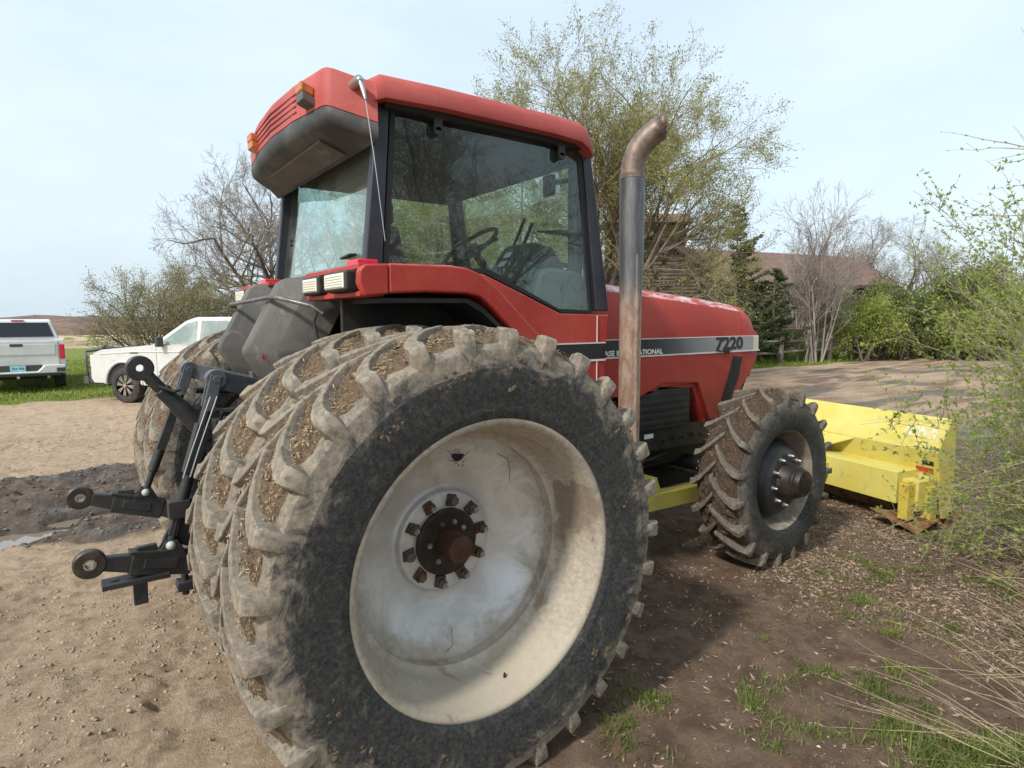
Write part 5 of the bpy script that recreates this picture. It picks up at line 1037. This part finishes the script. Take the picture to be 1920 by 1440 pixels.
# ------------------------------------------------------------ PICKUPS (local: front +x, ground z=0)
def pickup(name,label,loc,rz,guard,kind):
    o=empty(name,loc,rz,label,'pickup truck','white pickups parked on the grass')
    L0,L1=-2.95,2.86; w=.99; wb0,wb1=-1.80,1.90
    # lower body as lofted side sections with wheel arches cut by a dark liner
    def arch(cx,r=.50,n=12): return [(cx+r*math.cos(a),.42+r*math.sin(a)) for a in [math.pi*i/n for i in range(n+1)]]
    top=[(L1-.02,.55),(L1-.03,.95),(L1-.12,1.12),(2.50,1.20),(1.9,1.25),(1.25,1.30),(1.1,1.31),(-1.18,1.31),(-1.19,1.37),(L0+.02,1.37),(L0,1.2),(L0+.01,.62)]
    bot=[(L0+.05,.52),(wb0-.50,.50)]+arch(wb0)[::-1]+[(wb0+.50,.42),(wb1-.50,.42)]+arch(wb1)[::-1]+[(wb1+.50,.45),(L1-.1,.45)]
    m=MB(); m.prism(top+bot,'y',-w,w); body=m.build('body',m_white,o,bevel=.035,seg=3)
    m=MB(); m.box(-1.0,.9,-w-.004,-w+.001,.56,.60); m.box(-1.0,.9,w-.001,w+.004,.56,.60)
    for x in (.95,-.12,-1.14): m.box(x-.004,x+.004,-w-.002,w+.002,.56,1.28)
    m.build('door_gap',m_greyp,body)
    m=MB()
    for x in (-.05,-1.05): m.box(x,x+.20,-w-.03,-w-.005,1.10,1.14); m.box(x,x+.20,w+.005,w+.03,1.10,1.14)
    m.build('door_handle',m_white,body,bevel=.008)
    m=MB(); m.box(1.45,1.68,-w-.006,-w+.001,1.12,1.15); m.box(1.45,1.68,w-.001,w+.006,1.12,1.15); m.build('fender_badge',m_greyp,body)
    for cx_ in (wb0,wb1):
        for s in (-1,1):
            m=MB(); m.tube([(cx_+.52*math.cos(a),s*(w+.004),.42+.52*math.sin(a)) for a in [rad(2+176*i/14) for i in range(15)]],.030,8); m.build('wheel_arch',m_white,body,smooth=True)
    for s in (-1,1):
        m=MB(); m.tube([(2.55,s*(w+.0),1.10),(1.6,s*(w+.002),1.16),(0,s*(w+.002),1.17),(-2.7,s*(w+.0),1.17)],.014,8); m.build('body_crease',m_white,body,smooth=True)
        m=MB(); m.box(-1.15,1.30,*sorted((s*(w-.02),s*(w+.012))),.44,.54); m.build('sill_trim',m_greyp,body,bevel=.01)
    # greenhouse
    gx=[(1.17,1.30),(.34,1.84),(.08,1.92),(-.88,1.92),(-1.02,1.87),(-1.14,1.32)]
    yb,yt=.93,.74
    def gy(z): return yb+(yt-yb)*(z-1.3)/.6
    m=MB(); n=len(gx); m.add([(x,-gy(z),z) for x,z in gx]+[(x,gy(z),z) for x,z in gx],[tuple(range(n))[::-1],tuple(range(n,2*n))]+[(i,(i+1)%n,n+(i+1)%n,n+i) for i in range(n)]); cab_=m.build('cab',m_white,o,bevel=.04,seg=3)
    for s in (-1,1):
        for P in ([(.93,1.34),(.28,1.78),(.0,1.84),(-.06,1.34)],[(-.14,1.34),(-.10,1.84),(-.80,1.84),(-.94,1.72),(-.98,1.34)]):
            m=MB().add([(x,s*(gy(z)+.004),z) for x,z in P],[tuple(range(len(P)))]); m.build('side_window',m_cglass2w,cab_,recalc=False)
        if kind=='rear' and s<0: continue
        m=MB(); m.box(.71,.81,*sorted((s*1.0,s*1.17)),1.28,1.50); m.box(.73,.81,*sorted((s*.90,s*.98)),1.27,1.33); m.build('door_mirror',m_greyp,o,bevel=.03)
    m=MB().add([(1.10,-.82,1.355),(1.10,.82,1.355),(.38,.70,1.82),(.38,-.70,1.82)],[(0,1,2,3)])
    for i,v in enumerate(m.v): m.v[i]=(v[0]+.012,v[1],v[2]+.012)
    m.build('windscreen',m_cglass,cab_,recalc=False)
    m=MB().add([(-1.125,-.80,1.42),(-1.125,.80,1.42),(-1.045,.68,1.82),(-1.045,-.68,1.82)],[(0,1,2,3)])
    for i,v in enumerate(m.v): m.v[i]=(v[0]-.012,v[1],v[2])
    m.build('rear_window',m_cglass,cab_,recalc=False)
    m=MB(); m.box(-1.05,-.98,-.14,.14,1.87,1.895); m.build('brake_light',m_redlens if kind=='rear' else m_greyp,cab_)
    # wheels
    for x in (wb0,wb1):
        for s in (-1,1):
            m=MB(); m.lathe([(-.13,.25),(-.135,.30),(-.13,.36),(-.11,.395),(-.05,.405),(.05,.405),(.11,.395),(.13,.36),(.135,.30),(.13,.25)],40); wh=m.build('wheel',m_ctyre,o,(x,s*.86,.402),smooth=True)
            m=MB(); m.lathe([(s*.10,.245),(s*.125,.25),(s*.13,.262),(s*.12,.272)],36); m.lathe([(s*.06,.001),(s*.06,.25)],30)
            m.build('rim',m_wheelblk,wh,smooth=True)
            m=MB()
            for k in range(8):
                a=rad(k*45+8); 
                for da in (-.11,.11): m.obox((.06*math.cos(a),s*.105,.06*math.sin(a)),(.235*math.cos(a+da),s*.105,.235*math.sin(a+da)),.022,.02,(0,1,0),.03,.02)
            m.cyl((0,s*.08,0),(0,s*.13,0),.05,14); m.build('spoke',m_chrome if guard else m_alu,wh)
    m=MB()
    for x in (wb0,wb1): m.box(x-.5,x+.5,-.97,-.70,.45,.90); m.box(x-.5,x+.5,.70,.97,.45,.90)
    m.box(-2.8,2.7,-.70,.70,.35,.62); m.build('underbody',m_dark,o)
    # tail
    m=MB(); m.box(L0-.035,L0+.01,-.86,.86,.66,1.335); m.box(L0-.05,L0-.03,-.80,.80,.98,1.26); tg=m.build('tailgate',m_white,o,bevel=.015)
    m=MB(); m.box(L0-.056,L0-.045,-.13,.13,1.20,1.27); m.build('tailgate_handle',m_greyp,tg)
    for s in (-1,1):
        m=MB(); m.box(L0-.03,L0+.10,*sorted((s*.885,s*.998)),.86,1.25); m.build('tail_light',m_redlens,o,bevel=.02)
    m=MB(); m.prism([(-1.0,.50),(1.0,.50),(1.0,.72),(.55,.72),(.40,.56),(-.40,.56),(-.55,.72),(-1.0,.72)],'x',L0-.20,L0-.03)
    for i,v in enumerate(m.v): m.v[i]=(v[0],v[1],v[2])
    m.build('rear_bumper',m_white,o,bevel=.03)
    m=MB(); m.box(L0-.10,L0-.06,-.50,.50,.54,.72); m.box(L0-.23,L0-.19,.80,.99,.54,.64); m.box(L0-.23,L0-.19,-.99,-.80,.54,.64); m.box(L0-.16,L0-.02,-.90,.90,.44,.50); m.build('bumper_insert',m_greyp,o)
    m=MB(); m.box(L0-.125,L0-.11,-.16,.16,.565,.715); pl=m.build('licence_plate',m_plate,o);
    for k_ in range(6):
        m=MB(); y_=.115-k_*.038-(.02 if k_>2 else 0); m.box(L0-.127,L0-.1245,y_-.026,y_,.615,.665); m.build('plate_character',m_plblue,pl)
    m=MB(); m.tube([(L0-.12,0,.42),(L0-.28,0,.42)],.035,10); m.tube([(L0-.10,-.62,.42),(L0-.20,-.62,.40)],.035,10); m.build('hitch_receiver',m_alu,o,smooth=True)
    # front
    m=MB(); m.box(L1-.06,L1+.035,-.62,.62,.72,1.08)
    m.build('grille',m_greyp,o,bevel=.02)
    for s in (-1,1):
        m=MB(); m.box(L1-.22,L1+.025,*sorted((s*.66,s*.975)),.80,1.08); m.build('headlight',m_lamp,o,bevel=.03)
    m=MB(); m.box(L1-.10,L1+.10,-.97,.97,.42,.64); m.build('front_bumper',m_greyp,o,bevel=.04)
    if guard:
        m=MB()
        for s in (-1,1): m.tube([(L1+.10,s*.45,.40),(L1+.24,s*.45,.55),(L1+.24,s*.45,1.22),(L1+.14,s*.45,1.26)],.035,10); m.tube([(L1+.22,s*.46,1.18),(L1+.20,s*.92,1.15),(L1+.08,s*1.0,1.05),(L1+.08,s*1.0,.72),(L1+.16,s*.92,.60),(L1+.22,s*.46,.60)],.028,10)
        for z in (.62,.80,.95,1.08,1.20): m.tube([(L1+.235,-.45,z),(L1+.235,.45,z)],.022,8)
        for s in (-1,1):
            for z in (.78,.90,1.02): m.tube([(L1+.215,s*.46,z),(L1+.12,s*.98,z)],.012,8)
        m.box(L1+.08,L1+.22,-.98,.98,.42,.58); m.build('grille_guard',m_guard,o,smooth=True)
    return o
m_cglass2w=M('truck_side_window',(.20,.25,.23),.08,0,(.32,.37,.34),2,.4,.65); m_plate=M('pale_blue_plate',(.25,.55,.62),.4,0,(.45,.68,.72),9); m_plblue=flat('plate_lettering',(.03,.16,.35),.5); m_guard=M('grey_guard_tube',(.14,.145,.15),.35,.6)
pickup('pickup_truck','white pickup seen from behind with pale blue plate, at the left edge',(-2.38,19.60,0),rad(91),False,'rear')
pickup('pickup_truck','white pickup side-on with dark grille guard and black wheels, behind the tractor',(1.67,11.72,0),rad(128),True,'side')

# ------------------------------------------------------------ HOUSE
m_log=M('brown_log_siding',(.075,.052,.040),.8,0,(.115,.084,.064),3,.35,.7,bump=.3,bsc=30); m_shing=M('brown_shingles',(.150,.092,.074),.9,0,(.20,.125,.10),6,.35,.7,bump=.8,bsc=25,bd=.02); m_trim=M('dark_brown_trim',(.075,.05,.038),.7)
house=empty('log_house',(27.2,17.2,0),math.atan2(-.22,.976),'brown log-sided house with a long shingled roof and a chimney tower, behind the spruce','house')
def logwall(name,x0,x1,y,z0,zt,mat=m_log,parent=house,th=.2,d=.19,axis='x'):
    """horizontal half-round logs; zt may be function of x giving top height"""
    m=MB(); z=z0
    while z<(max(zt(x0),zt(x1),zt((x0+x1)/2)) if callable(zt) else zt):
        xa,xb=x0,x1
        if callable(zt):
            xs=[x0+(x1-x0)*i/60 for i in range(61)]; ok=[x for x in xs if zt(x)>z+d*.5]
            if len(ok)<2: break
            xa,xb=ok[0],ok[-1]
        prof=[(-.045*math.sin(math.pi*i/5),z+d*i/5) for i in range(6)]+[(th,z+d),(th,z)]
        m.loft([[((xx,y+p,q) if axis=='x' else (y+p,xx,q)) for p,q in prof] for xx in (xa,xb)]); z+=d
    return m.build(name,mat,parent)
logwall('wall',0,14.6,.55,0,3.85); 
m=MB(); m.box(.15,14.5,.80,6.2,0,3.85); m.build('wall_core',m_trim,house)
m=MB(); ez,rz_=3.93,6.10; m.add([(-.6,0,ez),(15.2,0,ez),(15.2,3.4,rz_),(-.6,3.4,rz_),(-.6,6.9,ez),(15.2,6.9,ez),(-.6,0,ez-.16),(15.2,0,ez-.16),(15.2,3.4,rz_-.2),(-.6,3.4,rz_-.2),(-.6,6.9,ez-.16),(15.2,6.9,ez-.16)],[(0,1,2,3),(3,2,5,4),(0,6,7,1),(6,9,8,7),(9,10,11,8),(4,5,11,10),(0,3,9,6),(3,4,10,9),(1,7,8,2),(2,8,11,5)]); rf=m.build('roof',m_shing,house)
m=MB(); m.box(-.6,15.2,-.03,-.005,ez-.19,ez+.01); m.build('fascia',m_trim,rf)
for x in (4.5,8.5,12):
    m=MB(); m.box(x,x+1.3,.47,.53,1.2,2.5); fr=m.build('window_frame',m_trim,house); m=MB(); m.box(x+.08,x+1.22,.455,.467,1.28,2.42); m.build('pane',m_cglass,fr)
# wing with gable towards the yard, turned a little, plus tower
wing=empty('log_wing',(24.0,19.35,0),math.atan2(-1.62,2.24),'brown log gable wing with square chimney tower, seen right of the exhaust pipe','house')
zt=lambda x: 6.35-abs(x-.5)*.62
logwall('wall',-4.2,3.2,0,0,zt,parent=wing)
m=MB()
for s in (-1,1): 
    xe=.5+s*4.0; m.add([(.5,-.45,6.52),(xe,-.45,6.52-4*.62),(xe,5,6.52-4*.62),(.5,5,6.52),(.5,-.45,6.34),(xe,-.45,6.34-4*.62),(xe,5,6.34-4*.62),(.5,5,6.34)],[(0,1,2,3),(7,6,5,4),(0,4,5,1),(1,5,6,2),(2,6,7,3),(3,7,4,0)])
m.build('roof',m_shing,wing)
logwall('tower_wall',-1.7,2.62,-.02+.9,5.0,7.0,parent=wing); logwall('tower_side',.9,3.2,2.62-.2,5.0,7.0,parent=wing,axis='y',th=-.0+.2)
m=MB(); m.box(-1.5,2.40,1.05,3.1,4.8,7.02); m.build('tower_core',m_trim,wing)
m=MB(); m.box(-1.4,2.4,1.1,3.0,7.02,7.16); m.build('tower_vent',m_dark,wing)
m=MB(); m.hexa([(-2.0,.5,7.14),(2.95,.5,7.14),(2.95,3.5,7.14),(-2.0,3.5,7.14),(-1.6,.8,7.62),(2.75,.8,7.62),(2.75,3.2,7.62),(-1.6,3.2,7.62)]); m.build('tower_roof',m_shing,wing)
# ------------------------------------------------------------ RAIL FENCE
m_fence=M('weathered_grey_fence_wood',(.20,.165,.13),.9,0,(.29,.25,.205),8,.4,.7,bump=.4,bsc=40)
fence=empty('rail_fence',(22.3,10.22,0),0,'weathered split rail fence with two rails in front of the bushes and house','fence')
posts=[(15.7,10.9),(19.0,10.55),(22.35,10.2),(25.85,9.95),(29.0,9.55),(32.2,9.2)]; rf_=random.Random(2)
for i,(x,y) in enumerate(posts):
    m=MB(); x-=22.3; y-=10.22; m.obox((x,y,0),(x+rf_.uniform(-.03,.03),y,1.22+rf_.uniform(-.05,.1)),.14,.15,(0,1,0),.12,.13); m.build('post',m_fence,fence,bevel=.012)
for (x0,y0),(x1,y1) in zip(posts,posts[1:]):
    for z in (.50,.95):
        m=MB(); m.tube([(x0-22.3,y0-10.22,z+rf_.uniform(-.05,.05)),((x0+x1)/2-22.3,(y0+y1)/2-10.22,z+rf_.uniform(-.05,.03)),(x1-22.3,y1-10.22,z+rf_.uniform(-.05,.05))],[.05,.062,.05],7); m.build('rail',m_fence,fence,smooth=True)
# ------------------------------------------------------------ FAR LEFT: berm and bales
xs=np.linspace(-190,60,180); ys=np.linspace(108,150,26); X,Y=np.meshgrid(xs,ys,indexing='ij'); v=(Y-108)/42
Z=(np.sin(np.pi*np.clip(v,0,1))**.7)*(3.1+1.0*(fbm(X*.05,Y*.05,3,9)-.5)+1.1*(fbm(X*.35,Y*.35,4,10)-.5))*sstep(60-X,0,25)-.15
nx,ny=X.shape; ii=np.arange(nx*ny).reshape(nx,ny); F=np.stack([ii[:-1,:-1],ii[1:,:-1],ii[1:,1:],ii[:-1,1:]],-1).reshape(-1,4)
raw_mesh('hill',np.stack([X,Y,Z],-1).reshape(-1,3),F,M('brown_earth_bank',(.135,.080,.058),.95,0,(.22,.145,.105),.25,.4,.65,dirt=(.20,.17,.08),dsc=.12,dlo=.6,dhi=.75,bump=1.,bsc=1.2,bd=.3),smooth=True,kind='structure')
m_bale=M('weathered_hay_bale',(.20,.19,.14),.95,0,(.32,.30,.235),2.5,.35,.7,bump=1.,bsc=9,bd=.05)
for k,(x,y,z,rz,lab) in enumerate(((-6.2,51,.75,.3,'grey weathered round bale at the right end of the pile above the pickup roof'),(-8.3,51.5,.75,.9,'grey round bale in the bottom row behind the left pickup'),(-8.0,51.2,2.1,.5,'grey round bale on top of the pile behind the left pickup'),(-10.3,51.0,.75,.1,'grey round bale at the far left of the bottom row'))):
    m=MB(); m.lathe([(-.75,.001),(-.75,.35),(-.74,.68),(-.68,.75),(-.3,.78),(.3,.77),(.68,.75),(.74,.68),(.75,.3),(.75,.001)],36)
    o=m.build('hay_bale',m_bale,None,(x,y,z+.5*(0)),smooth=True); o.rotation_euler=(0,0,rz+1.2); tag(o,lab,'hay bale','pile of round bales')
SUN_E=3.1; SUN_A=5.; SKY_S=.15; HAZEC=(4.85,5.75,6.45,1); EXPO=0.32
# ------------------------------------------------------------ camera, light, world
yaw,pitch,roll=.9428,-.1025,-.0043
f=Vector((math.cos(yaw)*math.cos(pitch),math.sin(yaw)*math.cos(pitch),math.sin(pitch))); r=Vector((math.sin(yaw),-math.cos(yaw),0)); u=r.cross(f)
cr,sr=math.cos(roll),math.sin(roll); r2=r*cr+u*sr; u2=u*cr-r*sr
cam=bpy.data.cameras.new('camera'); co=bpy.data.objects.new('camera',cam); COL.objects.link(co)
mt=Matrix((r2,u2,-f)).transposed().to_4x4(); mt.translation=Vector((-1.2396,-3.5293,1.799)); co.matrix_world=mt
cam.sensor_width=36; cam.sensor_fit='HORIZONTAL'; cam.lens=36*1143.13/1920; cam.clip_start=.05; cam.clip_end=6000; scene.camera=co
sun=bpy.data.lights.new('sun','SUN'); sun.energy=SUN_E; sun.angle=rad(SUN_A); sun.color=(1,.945,.86); so=bpy.data.objects.new('sun',sun); COL.objects.link(so)
so.rotation_euler=SUN.to_track_quat('Z','Y').to_euler()
w=bpy.data.worlds.new('World'); scene.world=w; w.use_nodes=True; nt=w.node_tree; nt.nodes.clear()
out=nt.nodes.new('ShaderNodeOutputWorld'); bg=nt.nodes.new('ShaderNodeBackground'); sky=nt.nodes.new('ShaderNodeTexSky'); sky.sky_type='NISHITA'; sky.sun_disc=False
sky.sun_elevation=math.asin(SUN.z); sky.sun_rotation=math.atan2(SUN.x,SUN.y); sky.air_density=1.2; sky.dust_density=4.; sky.ozone_density=1.5
tc=nt.nodes.new('ShaderNodeTexCoord'); mp=nt.nodes.new('ShaderNodeMapping'); mp.inputs['Scale'].default_value=(1,1,2.6); nz=nt.nodes.new('ShaderNodeTexNoise'); nz.inputs['Scale'].default_value=2.1; nz.inputs['Detail'].default_value=6; nz.inputs['Roughness'].default_value=.55
nt.links.new(tc.outputs['Generated'],mp.inputs[0]); nt.links.new(mp.outputs[0],nz.inputs['Vector'])
mr=nt.nodes.new('ShaderNodeMapRange'); mr.interpolation_type='SMOOTHSTEP'; mr.inputs[1].default_value=.32; mr.inputs[2].default_value=.68; mr.inputs[3].default_value=.70; mr.inputs[4].default_value=.88; nt.links.new(nz.outputs['Fac'],mr.inputs[0])
mx=nt.nodes.new('ShaderNodeMix'); mx.data_type='RGBA'; nt.links.new(mr.outputs[0],mx.inputs[0]); nt.links.new(sky.outputs[0],mx.inputs[6]); mx.inputs[7].default_value=HAZEC
nt.links.new(mx.outputs[2],bg.inputs[0]); bg.inputs[1].default_value=SKY_S; nt.links.new(bg.outputs[0],out.inputs[0])
scene.view_settings.view_transform='Standard'; scene.view_settings.look='None'; scene.view_settings.exposure=EXPO; scene.view_settings.gamma=1; scene.view_settings.use_curve_mapping=False
scene.render.resolution_x=1024; scene.render.resolution_y=768
